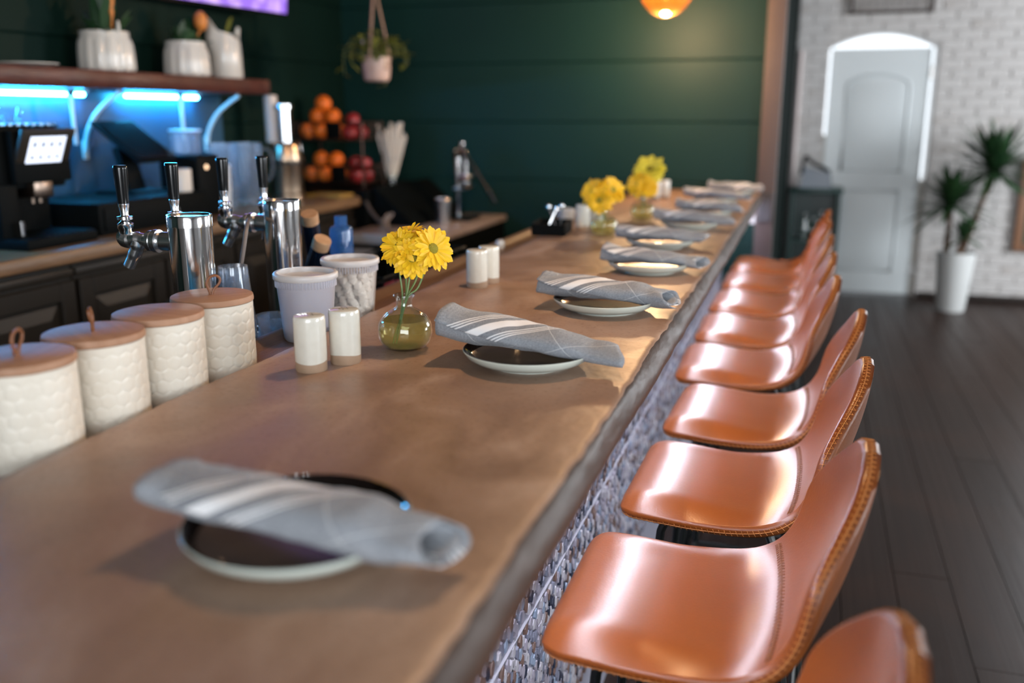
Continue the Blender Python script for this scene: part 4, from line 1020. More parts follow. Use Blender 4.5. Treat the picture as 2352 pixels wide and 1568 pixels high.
bm = B(); box(bm, (0, 0, 0.046), (0.06, 0.085, 0.006), 0.002); mk('scrub_pad', bm, mat('dark red pad', (0.20, 0.01, 0.02), 0.9), t)
# ---------------------------------------------------------------- black caddy on the bar
t = thing('utensil_caddy', 'low black caddy with steel utensils at the back edge of the bar', 'caddy', (-0.835, 3.06, BT), 0.1)
bm = B()
b2(bm, (-0.055, -0.085, 0.0), (0.055, 0.085, 0.006))
for s in (-1, 1): b2(bm, (s * 0.055 - 0.003, -0.085, 0.0), (s * 0.055 + 0.003, 0.085, 0.04)); b2(bm, (-0.055, s * 0.085 - 0.003, 0.0), (0.055, s * 0.085 + 0.003, 0.04))
mk('tray', bm, BLACKR, t)
for k, (x, y, dx, dy, h) in enumerate(((0.01, 0.03, -0.03, 0.01, 0.085), (-0.02, 0.0, 0.03, 0.02, 0.08), (0.02, 0.05, 0.0, 0.03, 0.085))):
    bm = B(); tube(bm, [(x, y, 0.008), (x + dx, y + dy, h)], 0.003, 8); ball(bm, (x + dx, y + dy, h), 0.0085, 2, (1, 0.5, 1.4)); mk('utensil', bm, CHROME, t)
t = thing('white_ramekin', 'small white ramekin behind the black caddy', 'cup', (-0.905, 3.52, 1.037)); bm = B(); lathe(bm, [(0, 0), (0.028, 0), (0.036, 0.070), (0.034, 0.071), (0.026, 0.006), (0, 0.006)], 24); mk('bowl', bm, CERW, t)
t = thing('white_knob', 'tiny white round knob standing on the wooden ledge', 'round knob', (-0.955, 2.85, 1.037)); bm = B(); lathe(bm, [(0, 0), (0.014, 0), (0.015, 0.018), (0.011, 0.030), (0, 0.033)], 20); mk('cap_body', bm, CERW, t)  # small white knob shape, use unknown
# ---------------------------------------------------------------- back bar
CZ = 1.06; CX = -2.20
bm = B(); rows = []
for i in range(131):
    y = -0.4 + 4.69 * i / 130
    n = 0.012 * nz(y * 2.0, 33.0) + 0.006 * nz(y * 7, 12.0)
    pr = [(-2.695, 1.005), (-2.695, CZ), (-2.45, CZ), (CX - 0.03, CZ), (CX + n, CZ - 0.004), (CX + 0.008 + n, CZ - 0.02), (CX + 0.004 + n * 0.8, CZ - 0.045), (CX - 0.02, 1.005)]
    rows.append([bm.verts.new((x, y, z)) for x, z in pr])
for a, b_ in zip(rows, rows[1:]):
    for k in range(8): bm.faces.new((a[k], b_[k], b_[(k + 1) % 8], a[(k + 1) % 8]))
bm.faces.new(rows[0]); bm.faces.new(rows[-1][::-1])
tag(mk('back_counter', bm, WOODB, ang=0.8), 'live edge wooden back counter along the green wall', 'worktop')
doorm = {}
def cabinet(y0, w, label):
    t = thing('base_cabinet', label, 'cabinet', (-2.69, y0, 0), 0, 'base cabinets under the back counter')
    bm = B(); b2(bm, (0.0, 0.002, 0.0), (0.455, w - 0.002, 1.003)); mk('body', bm, CABIN, t)
    bm = B(); b2(bm, (0.455, 0.002, 0.965), (0.470, w - 0.002, 0.992), 0.004); mk('moulding', bm, CABIN, t)
    for s in (0, 1):
        a, b_ = (0.008, w / 2 - 0.008) if s == 0 else (w / 2 + 0.008, w - 0.008)
        bm = B(); fw = 0.06; z0, z1 = 0.12, 0.955; xx = 0.456
        b2(bm, (xx, a, z0), (xx + 0.02, a + fw, z1), 0.003, 1); b2(bm, (xx, b_ - fw, z0), (xx + 0.02, b_, z1), 0.003, 1)
        b2(bm, (xx, a + fw, z1 - fw), (xx + 0.02, b_ - fw, z1), 0.003, 1); b2(bm, (xx, a + fw, z0), (xx + 0.02, b_ - fw, z0 + fw), 0.003, 1)
        d = mk('door', bm, CABIN, t)
        bm = B(); b2(bm, (xx, a + fw, z0 + fw), (xx + 0.006, b_ - fw, z1 - fw))
        c = [(a + fw + 0.012, z0 + fw + 0.012), (b_ - fw - 0.012, z0 + fw + 0.012), (b_ - fw - 0.012, z1 - fw - 0.012), (a + fw + 0.012, z1 - fw - 0.012)]
        ci = [(a + fw + 0.05, z0 + fw + 0.05), (b_ - fw - 0.05, z0 + fw + 0.05), (b_ - fw - 0.05, z1 - fw - 0.05), (a + fw + 0.05, z1 - fw - 0.05)]
        v0 = [bm.verts.new((xx + 0.007, y, z)) for y, z in c]; v1 = [bm.verts.new((xx + 0.018, y, z)) for y, z in ci]
        for k in range(4): bm.faces.new((v0[k], v0[(k + 1) % 4], v1[(k + 1) % 4], v1[k]))
        bm.faces.new(v1); mk('raised_panel', bm, CABIN, d, smooth=False)
        bm = B(); ky = (b_ - 0.03) if s == 0 else (a + 0.03)
        lathe(bm, [(0, 0), (0.005, 0), (0.005, 0.012), (0.012, 0.018), (0.012, 0.026), (0, 0.03)], 16, (xx + 0.02, ky, 0.80), Matrix.Rotation(PI / 2, 4, 'Y')); mk('knob', bm, BLACKM, d)
for k, y0 in enumerate((0.60, 1.465, 2.335, 3.205)):
    cabinet(y0, 0.865 if k < 3 else 1.05, ('dark panelled base cabinet out at the left edge of the picture', 'dark panelled base cabinet under the coffee machine', 'dark panelled base cabinet under the cash drawer', 'dark panelled base cabinet below the juicer at the counter end')[k])
# ---------------------------------------------------------------- shelf with LED
bm = B(); rows = []
for i in range(91):
    y = 0.6 + 3.30 * i / 90; n = 0.006 * nz(y * 5, 51.0) + 0.003 * nz(y * 17, 8.0)
    pr = [(-2.695, 1.560), (-2.695, 1.626), (-2.48, 1.626), (-2.452 + n, 1.624), (-2.447 + n, 1.61), (-2.449 + n, 1.575), (-2.458 + n, 1.561), (-2.48, 1.560)]
    rows.append([bm.verts.new((x, y, z)) for x, z in pr])
for a, b_ in zip(rows, rows[1:]):
    for k in range(8): bm.faces.new((a[k], b_[k], b_[(k + 1) % 8], a[(k + 1) % 8]))
bm.faces.new(rows[0]); bm.faces.new(rows[-1][::-1])
tag(mk('wall_shelf', bm, SHELFW, ang=0.8), 'thick red brown wooden wall shelf above the back counter', 'shelf')
LEDB = mat('blue led glow', (1, 1, 1), 0.5, emit=(0.03, 0.45, 1.0), estr=120)
LEDH = mat('led tube', (0.7, 0.85, 0.9), 0.3)
for k, (ya, yb) in enumerate(((1.3, 2.93), (3.16, 3.62))):
    t = thing('led_light', 'blue LED light strip under the shelf, ' + ('long left one' if k == 0 else 'short right one'), 'light strip', (-2.655, 0, 1.548), 0, 'blue LED strips under the shelf')
    bm = B(); b2(bm, (-0.018, ya - 0.01, 0.0), (0.018, yb + 0.01, 0.0115)); mk('channel', bm, LEDH, t)
    bm = B(); n = int((yb - ya) / 0.03)
    tube(bm, [(0.004, ya, -0.006), (0.004, yb, -0.006)], 0.0065, 8); mk('light_tube', bm, LEDB, t)
BRK = mat('pale bracket metal', (0.55, 0.62, 0.60), 0.4)
for k, y in enumerate((1.9, 2.95, 3.72)):
    t = thing('shelf_bracket', 'curved pale metal shelf bracket, ' + ('out at the left edge', 'left of the till screen', 'right one near the shelf end')[k], 'bracket', (-2.70, y, 0), 0, 'shelf brackets')
    bm = B(); tube(bm, bez([(0.012, 0, 1.33), (0.03, 0, 1.40), (0.09, 0, 1.48), (0.20, 0, 1.552)], 6), 0.009, 8); mk('arm', bm, BRK, t)
    bm = B(); b2(bm, (0.007, -0.012, 1.30), (0.016, 0.012, 1.37), 0.002); mk('wall_plate', bm, BRK, t)
for k, y in enumerate((2.81, 3.44)):
    t = thing('hanging_rod', 'thin metal rod hanging below the shelf, ' + ('left' if k == 0 else 'right') + ' one', 'rod', (-2.60, y, 0), 0, 'rods below the shelf')
    bm = B(); tube(bm, [(0, 0, 1.559), (0, 0, 1.36)], 0.007, 8); mk('shaft', bm, BRK, t); bm = B(); lathe(bm, [(0, 1.535), (0.013, 1.535), (0.013, 1.556), (0, 1.5565)], 14); mk('socket', bm, BLACKM, t)
# shelf pots
def fluted(label, x, y, r, h, n=14):
    t = thing('fluted_pot', label, 'plant pot', (x, y, 1.627), 0, 'white fluted pots on the shelf')
    bm = B()
    def rf(a, z): 
        return 1.0 + (0.055 * (abs(math.sin(a * n / 2)) - 0.45) if 0.004 < z < h * 0.80 else 0)
    lathe(bm, [(0, 0), (r * 0.97, 0.0), (r * 1.0, 0.006), (r * 1.02, h * 0.1), (r * 1.0, h * 0.45), (r * 0.97, h * 0.70), (r * 0.93, h * 0.79), (r * 0.90, h * 0.85), (r * 0.90, h), (r * 0.85, h), (r * 0.84, h * 0.8), (0, h * 0.8)], n * 10, rfun=rf)
    mk('pot', bm, CERW, t, ang=1.0)
    bm = B(); lathe(bm, [(0, h * 0.86), (r * 0.84, h * 0.86), (r * 0.84, h * 0.81), (0, h * 0.81)], 24); mk('soil', bm, mat('soil', (0.02, 0.014, 0.01), 0.9), t)
    return t
def leaf_blade(bm, p0, p1, w, droop=0.2, n=6, up=Vector((0, 0, 1))):
    p0 = Vector(p0); p1 = Vector(p1); d = p1 - p0; s = d.cross(up)
    if s.length < 1e-5: s = Vector((1, 0, 0))
    s.normalize(); rows = []
    for i in range(n + 1):
        t = i / n; c = p0 + d * t - up * d.length * droop * t * t
        hw = w * math.sin(PI * min(0.08 + t * 0.92, 1.0)) ** 0.7 if i < n else 0.0005
        rows.append([bm.verts.new(c - s * hw + up * hw * 0.25), bm.verts.new(c), bm.verts.new(c + s * hw + up * hw * 0.25)])
    for a, b_ in zip(rows, rows[1:]):
        bm.faces.new((a[0], a[1], b_[1], b_[0])); bm.faces.new((a[1], a[2], b_[2], b_[1]))
def foliage(parent, c, n, rad, zup, w, m, seed):
    rg = random.Random(seed)
    for k in range(n):
        a = rg.uniform(0, 2 * PI); e = rg.uniform(0.1, 1.0)
        r = rad * rg.uniform(0.5, 1.0); z = zup * e
        bm = B(); c0 = Vector(c) + Vector((0.2 * rad * math.cos(a), 0.2 * rad * math.sin(a), 0.0))
        leaf_blade(bm, c0, Vector(c) + Vector((r * (1.2 - e) * math.cos(a), r * (1.2 - e) * math.sin(a), z)), w * rg.uniform(0.7, 1.1), 0.15, 5)
        mk('leaf', bm, m, parent, ang=1.5)
BUD = mat('orange bud', (0.62, 0.22, 0.045), 0.5)
t = fluted('white fluted pot at the left end of the shelf', -2.565, 2.975, 0.098, 0.143); foliage(t, (0, 0, 0.11), 24, 0.15, 0.30, 0.024, LEAF, 4)
bm = B(); lathe(bm, [(0, 0), (0.004, 0.002), (0.0085, 0.02), (0.006, 0.035), (0.011, 0.05), (0.016, 0.085), (0.02, 0.14), (0.006, 0.19), (0, 0.20)], 14, (0.06, -0.02, 0.19)); tube(bm, [(0.05, -0.02, 0.12), (0.06, -0.02, 0.195)], 0.004, 6); mk('orange_bud', bm, BUD, t)
bm = B(); tube(bm, bez([(0.083, -0.022, 0.138), (0.087, -0.024, 0.155), (0.085, -0.022, 0.178)], 4), [0.007] * 6 + [0.006, 0.005, 0.004], 8); mk('plant_marker', bm, CERW, t)
t = fluted('white fluted pot in the middle of the shelf with an orange bloom', -2.565, 3.455, 0.092, 0.140, 13); foliage(t, (0, 0, 0.11), 24, 0.14, 0.16, 0.024, LEAF, 8)
bm = B(); vsx = ball(bm, (0.06, 0.035, 0.225), 0.036, 2, (0.8, 0.8, 1.15)); tube(bm, [(0.02, 0.02, 0.12), (0.06, 0.035, 0.20)], 0.004, 6); mk('orange_bloom', bm, BUD, t)
# pitcher
t = thing('white_pitcher', 'tall white ceramic pitcher at the right of the shelf pots', 'pitcher', (-2.565, 3.735, 1.627))
bm = B(); seg = 48; rings = []
for r, z in [(0, 0), (0.070, 0.0), (0.074, 0.005), (0.073, 0.10), (0.070, 0.16), (0.066, 0.185), (0.066, 0.20), (0.062, 0.20), (0.062, 0.18), (0.068, 0.10), (0.068, 0.02), (0, 0.02)]:
    if r == 0: rings.append([bm.verts.new((0, 0, z))]); continue
    ring = []
    for i in range(seg):
        a = 2 * PI * i / seg; zz = z; rr2 = r
        if z > 0.15:
            sp = math.exp(-((math.atan2(math.sin(a + 1.9), math.cos(a + 1.9))) / 0.35) ** 2)
            zz = z + 0.060 * sp * (z - 0.15) / 0.05 - 0.030 * math.exp(-((math.atan2(math.sin(a - 0.1), math.cos(a - 0.1))) / 0.7) ** 2) * (z - 0.15) / 0.05; rr2 = r * (1 + 0.30 * sp)
        ring.append(bm.verts.new((rr2 * math.cos(a), rr2 * math.sin(a), zz)))
    rings.append(ring)
for a, b_ in zip(rings, rings[1:]):
    for i in range(seg):
        j = (i + 1) % seg
        if len(a) == 1: bm.faces.new((a[0], b_[j], b_[i]))
        elif len(b_) == 1: bm.faces.new((a[i], a[j], b_[0]))
        else: bm.faces.new((a[i], a[j], b_[j], b_[i]))
mk('body', bm, CERW, t, ang=1.0)
bm = B(); tube(bm, bez([(0.02, 0.064, 0.19), (0.024, 0.078, 0.225), (0.022, 0.078, 0.19), (0.02, 0.075, 0.10)], 5), 0.007, 8); mk('handle', bm, CERW, t)
bm = B(); leaf_blade(bm, (0.0, 0.02, 0.19), (0.03, 0.03, 0.27), 0.03, 0.0); mk('leaf', bm, LEAFY, t, ang=1.5)
t = thing('serving_plate', 'flat white plate lying at the left end of the shelf', 'plate', (-2.555, 2.58, 1.627)); bm = B(); lathe(bm, [(0, 0), (0.07, 0), (0.10, 0.008), (0.099, 0.011), (0.07, 0.005), (0, 0.005)], 40); mk('dish', bm, CERW, t)
# ---------------------------------------------------------------- television
t = thing('television', 'wall television with a purple picture at the top of the frame', 'television'); 
t.location = (-2.47, 4.12, 1.925); t.rotation_euler = (0, math.radians(6), math.radians(-9))
bm = B(); b2(bm, (-0.03, -1.10, 0.0), (0.0, 0.012, 0.66), 0.004); mk('housing', bm, BLACKP, t)
def tv_mat():
    m = bpy.data.materials.new('purple screen'); m.use_nodes = True; nt = m.node_tree; b = nt.nodes['Principled BSDF']; L = nt.links.new
    tc = nt.nodes.new('ShaderNodeTexCoord'); mp = nt.nodes.new('ShaderNodeMapping'); mp.inputs['Scale'].default_value = (1, 14, 9); L(tc.outputs['Object'], mp.inputs[0])
    n = nt.nodes.new('ShaderNodeTexVoronoi'); n.inputs['Scale'].default_value = 1.0; L(mp.outputs[0], n.inputs['Vector'])
    r = nt.nodes.new('ShaderNodeValToRGB'); r.color_ramp.elements[0].color = (0.55, 0.36, 0.85, 1); r.color_ramp.elements[0].position = 0.2; r.color_ramp.elements[1].color = (0.22, 0.10, 0.62, 1); r.color_ramp.elements[1].position = 0.6
    L(n.outputs['Distance'], r.inputs[0]); L(r.outputs[0], b.inputs['Emission Color']); b.inputs['Emission Strength'].default_value = 0.8; b.inputs['Base Color'].default_value = (0, 0, 0, 1)
    return m
bm = B(); b2(bm, (0.0005, -1.085, 0.016), (0.002, -0.001, 0.645)); mk('screen', bm, tv_mat(), t)
bm = B(); b2(bm, (-0.19, -0.55, 0.25), (-0.03, -0.45, 0.42)); mk('wall_mount', bm, BLACKM, t)
# ---------------------------------------------------------------- coffee machine
t = thing('coffee_machine', 'black bean to cup coffee machine with lit touch screen', 'coffee machine', (-2.66, 2.20, CZ))
bm = B(); b2(bm, (0.0, 0.0, 0.0), (0.22, 0.29, 0.375), 0.008); b2(bm, (0.20, 0.0, 0.18), (0.30, 0.29, 0.375), 0.010); b2(bm, (0.20, 0.0, 0.0), (0.40, 0.30, 0.035), 0.008); b2(bm, (0.20, 0.0, 0.03), (0.31, 0.075, 0.20), 0.006); mk('body', bm, BLACKR, t)
sc = bpy.data.objects.new('screen_panel', None)
PANM = mat('panel bezel', (0.020, 0.016, 0.012), 0.4)
Rt = Matrix.Rotation(math.radians(-24), 4, 'Y')
bm = B(); box(bm, (0, 0, 0), (0.016, 0.215, 0.165), 0.004); sp_ = mk('screen_panel', bm, PANM, t, (0.338, 0.165, 0.290), (0, math.radians(24), 0))
bm = B(); box(bm, (0, 0, 0), (0.002, 0.145, 0.098), 0.0); scr = mk('touch_screen', bm, mat('white lit screen', (0.1, 0.1, 0.1), 0.2, emit=(0.72, 0.80, 1.0), estr=0.85), sp_, (0.0085, 0.0, 0.012))
im = mat('screen icon', (0.03, 0.05, 0.09), 0.4)
bm = B()
for r_ in range(2):
    for c_ in range(4): 
        y = -0.051 + c_ * 0.034; z = 0.034 - r_ * 0.043 
        box(bm, (0.0098, y, z), (0.0006, 0.009, 0.017 if r_ == 0 else 0.012), 0.0)
mk('screen_icons', bm, im, sp_)
bm = B(); b2(bm, (0.302, 0.05, 0.20), (0.335, 0.28, 0.36), 0.004); mk('front_hood', bm, BLACKR, t)
bm = B(); b2(bm, (0.24, 0.125, 0.15), (0.325, 0.205, 0.205), 0.006); tube(bm, [(0.29, 0.15, 0.15), (0.29, 0.15, 0.132)], 0.006, 10); tube(bm, [(0.29, 0.18, 0.15), (0.29, 0.18, 0.132)], 0.006, 10); mk('spout', bm, mat('spout metal', (0.20, 0.15, 0.12), 0.3, metal=1.0), t)
bm = B()
for k in range(9): b2(bm, (0.215, 0.09 + k * 0.023, 0.035), (0.395, 0.097 + k * 0.023, 0.039))
mk('drip_grid', bm, BLACKM, t)
bm = B(); tube(bm, [(0.33, 0.055, 0.04), (0.33, 0.055, 0.085)], 0.008, 10); mk('steam_wand', bm, CHROME, t)
bm = B(); b2(bm, (0.01, 0.01, 0.3755), (0.29, 0.28, 0.380)); 
for k in range(9): ball(bm, (0.295, 0.02 + k * 0.031, 0.379), 0.005, 1)
mk('cup_rail', bm, mat('blue steel rail', (0.25, 0.35, 0.45), 0.3, metal=1.0), t)
for k, (dx, dy, lab) in enumerate(((0.06, -0.02, 'left'), (0.16, 0.06, 'middle'), (0.22, 0.13, 'right'))):
    o = thing('glass_cup', 'small glass cup on top of the coffee machine, the %s one' % lab, 'cup', (-2.66 + dx, 2.24 + dy, CZ + 0.3805), 0, 'glass cups on the coffee machine')
    bm = B(); lathe(bm, [(0, 0), (0.022, 0), (0.030, 0.05), (0.028, 0.05), (0.020, 0.004), (0, 0.004)], 20); mk('bowl', bm, GLASS, o)
    bm = B(); tube(bm, bez([(0.028, 0, 0.042), (0.045, 0, 0.04), (0.042, 0, 0.018), (0.025, 0, 0.012)], 4), 0.003, 6); mk('handle', bm, GLASS, o)
# ---------------------------------------------------------------- till
t = thing('cash_drawer', 'flat black cash drawer under the till screen', 'cash drawer', (-2.52, 2.56, CZ))
bm = B(); b2(bm, (-0.16, 0.0, 0.0), (0.215, 0.60, 0.112), 0.004); mk('housing', bm, BLACKR, t)
bm = B(); b2(bm, (0.2155, 0.02, 0.016), (0.222, 0.58, 0.095), 0.002); mk('drawer_front', bm, BLACKR, t)
bm = B(); lathe(bm, [(0, 0), (0.012, 0), (0.010, 0.004), (0, 0.004)], 16, (0.222, 0.40, 0.055), Matrix.Rotation(PI / 2, 4, 'Y')); mk('lock', bm, STEELB, t)
t = thing('till_terminal', 'black tablet till terminal tilted on its stand', 'till', (-2.50, 2.98, CZ + 0.113))
bm = B(); b2(bm, (-0.09, -0.11, 0.0), (0.09, 0.11, 0.012), 0.004); mk('stand_base', bm, BLACKR, t)
bm = B(); box(bm, (-0.015, 0, 0.09), (0.03, 0.09, 0.17), 0.004, 2, Matrix.Rotation(-0.25, 3, 'Y')); mk('stand_neck', bm, BLACKR, t)
bm = B(); box(bm, (0, 0, 0), (0.018, 0.225, 0.25), 0.005, 2); tb = mk('tablet', bm, BLACKR, t, (0.015, 0.01, 0.195), (0, math.radians(-55), 0))
bm = B(); box(bm, (0.0095, 0, 0), (0.001, 0.20, 0.225)); mk('screen', bm, BLACKP, tb)
t = thing('receipt_printer', 'black receipt printer beside the till', 'printer', (-2.44, 3.255, CZ + 0.0005))
bm = B(); b2(bm, (-0.10, -0.07, 0.0), (0.10, 0.075, 0.0), 0.0) if False else b2(bm, (-0.10, -0.075, 0.0), (0.09, 0.075, 0.25), 0.012); mk('housing', bm, BLACKR, t)
bm = B(); lathe(bm, [(0, 0), (0.009, 0), (0.008, 0.004), (0, 0.005)], 14, (0.09, -0.02, 0.20), Matrix.Rotation(PI / 2, 4, 'Y')); mk('status_light', bm, mat('amber light', (0.6, 0.4, 0.25), 0.3, emit=(1.0, 0.65, 0.4), estr=1.2), t)
t = thing('clear_tub', 'clear plastic tub on top of the receipt printer', 'tub', (-2.45, 3.25, CZ + 0.2515)); bm = B(); lathe(bm, [(0, 0), (0.055, 0), (0.062, 0.09), (0.060, 0.09), (0.053, 0.003), (0, 0.003)], 24); mk('wall', bm, PLASTICC, t); bm = B(); lathe(bm, [(0, 0.0905), (0.064, 0.0905), (0.064, 0.097), (0, 0.098)], 24); mk('lid', bm, FROSTL, t)
t = thing('paper_roll', 'white paper roll standing on the cash drawer', 'paper roll', (-2.37, 3.09, CZ + 0.113)); bm = B(); lathe(bm, [(0.012, 0), (0.042, 0), (0.043, 0.002), (0.043, 0.085), (0.042, 0.087), (0.012, 0.087), (0.012, 0)], 32); mk('paper', bm, mat('white paper', (0.72, 0.66, 0.60), 0.8), t); bm = B(); lathe(bm, [(0.010, 0), (0.012, 0), (0.012, 0.088), (0.010, 0.088), (0.010, 0)], 20); mk('core', bm, CORK, t)
CUPW = mat('white paper cup', (0.62, 0.66, 0.72), 0.6)
for k in range(4):
    bm = B(); lathe(bm, [(0, 0), (0.030, 0), (0.038, 0.10), (0.0395, 0.102), (0.037, 0.104), (0.029, 0.004), (0, 0.004)], 24)
    o = mk('paper_cup', bm, CUPW, None, (-2.40, 3.405, CZ + 0.0005 + k * 0.032)); tag(o, 'white paper cup, %s of the stack beside the printer' % ('lowest', 'second', 'third', 'topmost')[k], 'cup', 'stacked paper cups')
# clear jugs
for k, (x, y, h) in enumerate(((-2.50, 3.565, 0.285), (-2.50, 3.765, 0.28))):
    t = thing('plastic_jug', 'tall clear plastic jug on the back counter, %s one' % ('left' if k == 0 else 'right'), 'jug', (x, y, CZ + 0.0005), 0.6, 'clear plastic jugs')
    bm = B(); lathe(bm, [(0, 0), (0.055, 0), (0.062, h), (0.060, h), (0.053, 0.005), (0, 0.005)], 32); mk('wall', bm, PLASTICC, t)
    bm = B(); tube(bm, bez([(0.058, 0, h * 0.9), (0.10, 0, h * 0.86), (0.105, 0, h * 0.5), (0.056, 0, h * 0.3)], 5), 0.007, 8); mk('handle', bm, PLASTICC, t)
# juicer
t = thing('juicer', 'tall steel juicer with feed chute and white pusher', 'juicer', (-2.48, 4.06, CZ))
COPP = mat('warm steel', (0.42, 0.31, 0.22), 0.28, metal=1.0)
bm = B(); lathe(bm, [(0, 0), (0.088, 0), (0.088, 0.02), (0.080, 0.03), (0.080, 0.17), (0.085, 0.18), (0.085, 0.20), (0.07, 0.26), (0.05, 0.275), (0, 0.275)], 40); mk('motor_body', bm, COPP, t)
bm = B(); lathe(bm, [(0, 0.275), (0.036, 0.275), (0.036, 0.43), (0.046, 0.435), (0.046, 0.455), (0, 0.455)], 32); mk('feed_chute', bm, STEEL, t)
bm = B(); lathe(bm, [(0.0862, 0.172), (0.0885, 0.172), (0.0885, 0.184), (0.0862, 0.184), (0.0862, 0.172)], 40); mk('clamp_ring', bm, BLACKM, t)
bm = B(); lathe(bm, [(0, 0.0), (0.03, 0.0), (0.032, 0.22), (0.028, 0.225), (0, 0.226)], 24, (-0.06, -0.015, 0.275)); mk('pusher', bm, mat('white pusher plastic', (0.60, 0.52, 0.47), 0.4), t)
bm = B(); tube(bm, bez([(0.02, 0.09, 0.02), (0.02, 0.105, 0.15), (0.02, 0.105, 0.26), (0.02, 0.08, 0.29)], 5), 0.006, 8); mk('locking_arm', bm, CHROME, t)
# yellow board at counter end
t = thing('cutting_board', 'yellow wooden cutting board at the end of the back counter', 'cutting board', (-2.33, 4.20, CZ + 0.0005)); bm = B(); b2(bm, (-0.10, -0.07, 0.0), (0.10, 0.08, 0.016), 0.004); mk('board_panel', bm, mat('yellow bamboo', (0.40, 0.24, 0.05), 0.5, vary=(0.33, 0.19, 0.04), scale=6, stretch=(1, 8, 1)), t); bm = B(); tube(bm, bez([(-0.03, -0.071, 0.008), (-0.02, -0.085, 0.008), (0.02, -0.085, 0.008), (0.03, -0.071, 0.008)], 5), 0.003, 6); mk('cord_loop', bm, LOOP, t)
# ---------------------------------------------------------------- corner: black ice chest, fruit, straws
t = thing('ice_chest', 'black ice chest in the corner by the green wall, under the fruit stand', 'ice chest', (-2.69, 4.31, 0))
bm = B()
pr = [(0, 0), (0.51, 0), (0.512, 0.80), (0.512, 1.085), (0.0, 1.085)]
a = [bm.verts.new((x, 0.0, z)) for x, z in pr]; b_ = [bm.verts.new((x, 0.80, z)) for x, z in pr]
for k in range(5): bm.faces.new((a[k], a[(k + 1) % 5], b_[(k + 1) % 5], b_[k]))
bm.faces.new(a[::-1]); bm.faces.new(b_); mk('body', bm, BLACKR, t, smooth=False)
bm = B(); tube(bm, [(0.05, 0.01, 0.93), (0.05, -0.02, 0.93), (0.45, -0.02, 0.93), (0.45, 0.01, 0.93)], 0.008, 8); mk('lid_handle', bm, BLACKM, t)
ICZ = 1.086
# tiered wire baskets
BASK = mat('brown wire', (0.06, 0.03, 0.02), 0.4, metal=0.6)
t = thing('fruit_stand', 'two tier wire fruit stand holding oranges and apples', 'fruit stand', (-2.47, 4.62, ICZ))
def basket(cx, cz, hw, hd, h):
    e = bpy.data.objects.new('basket', None); COL.objects.link(e); e.parent = t; e.location = (cx, 0, cz)
    for z in (0, h):
        k = 1.0 if z else 0.85
        bm = B(); tube(bm, [(-hw * k, -hd * k, z), (hw * k, -hd * k, z), (hw * k, hd * k, z), (-hw * k, hd * k, z)], 0.004, 6, closed=True); mk('ring', bm, BASK, e)
    for k in range(8):
        y = -hd * 0.85 + 2 * hd * 0.85 * k / 7; bm = B(); tube(bm, [(-hw, y / 0.85, h), (-hw * 0.85, y, 0), (hw * 0.85, y, 0), (hw, y / 0.85, h)], 0.0025, 5); mk('wire', bm, BASK, e)
    for k in range(1, 8):
        x = -hw * 0.85 + 2 * hw * 0.85 * k / 8; bm = B(); tube(bm, [(x / 0.85, -hd, h), (x, -hd * 0.85, 0), (x, hd * 0.85, 0), (x / 0.85, hd, h)], 0.0025, 5); mk('wire', bm, BASK, e)
    bm = B(); box(bm, (hw * 0.25, -hd - 0.006, h * 0.55), (0.085, 0.006, 0.085), 0.002); mk('label_slate', bm, BLACKR, e)
basket(0.0, 0.02, 0.20, 0.13, 0.09)
basket(-0.02, 0.25, 0.20, 0.13, 0.09)
for sx in (-0.2, 0.19):
    for sy in (-0.125, 0.125):
        bm = B(); tube(bm, [(sx, sy, 0), (sx, sy, 0.345)], 0.005, 8); mk('upright', bm, BASK, t)
bm = B(); ball(bm, (0, 0, 0), 0.0445, 3); ORM = mesh_from('orange', bm, ORANGE)
bm = B(); lathe(bm, [(0, 0), (0.003, 0.001), (0.003, 0.003), (0, 0.004)], 8); NAV = mesh_from('stem_button', bm, LEAFY)
def fruit(name, me, loc, lab, group, cat):
    o = put(name, me, None, loc, (rnd.uniform(0, 0.5), rnd.uniform(0, 0.5), rnd.uniform(0, 6))); tag(o, lab, cat, group); put('stem_button', NAV, o, (0, 0, 0.043)); return o
orows = [(-0.15, -0.075, 0.0), (-0.062, -0.08, 0.0), (0.03, -0.075, 0.0), (-0.13, 0.02, 0.0), (-0.04, 0.01, 0.0), (-0.105, -0.04, 0.075), (-0.01, -0.045, 0.072)]
lowl = ['bottom left', 'bottom second', 'bottom right', 'back left', 'back right', 'heaped left', 'heaped right']
for k, (dx, dy, dz) in enumerate(orows):
    fruit('orange', ORM, (-2.47 + dx, 4.62 + dy, ICZ + 0.02 + 0.048 + dz), 'orange in the lower fruit basket, %s' % lowl[k], 'oranges in the wire baskets', 'orange')
    fruit('orange', ORM, (-2.49 + dx + 0.01, 4.62 + dy, ICZ + 0.25 + 0.048 + dz), 'orange in the upper fruit basket, %s' % lowl[k], 'oranges in the wire baskets', 'orange')
fruit('orange', ORM, (-2.55, 4.585, ICZ + 0.25 + 0.048 + 0.142), 'orange topping the heap in the upper fruit basket', 'oranges in the wire baskets', 'orange')
bm = B(); lathe(bm, [(0, 0.012), (0.012, 0.0), (0.026, 0.004), (0.036, 0.022), (0.038, 0.04), (0.031, 0.058), (0.016, 0.066), (0.006, 0.062), (0, 0.056)], 24, (0, 0, -0.034)); APM = mesh_from('apple', bm, APPLE)
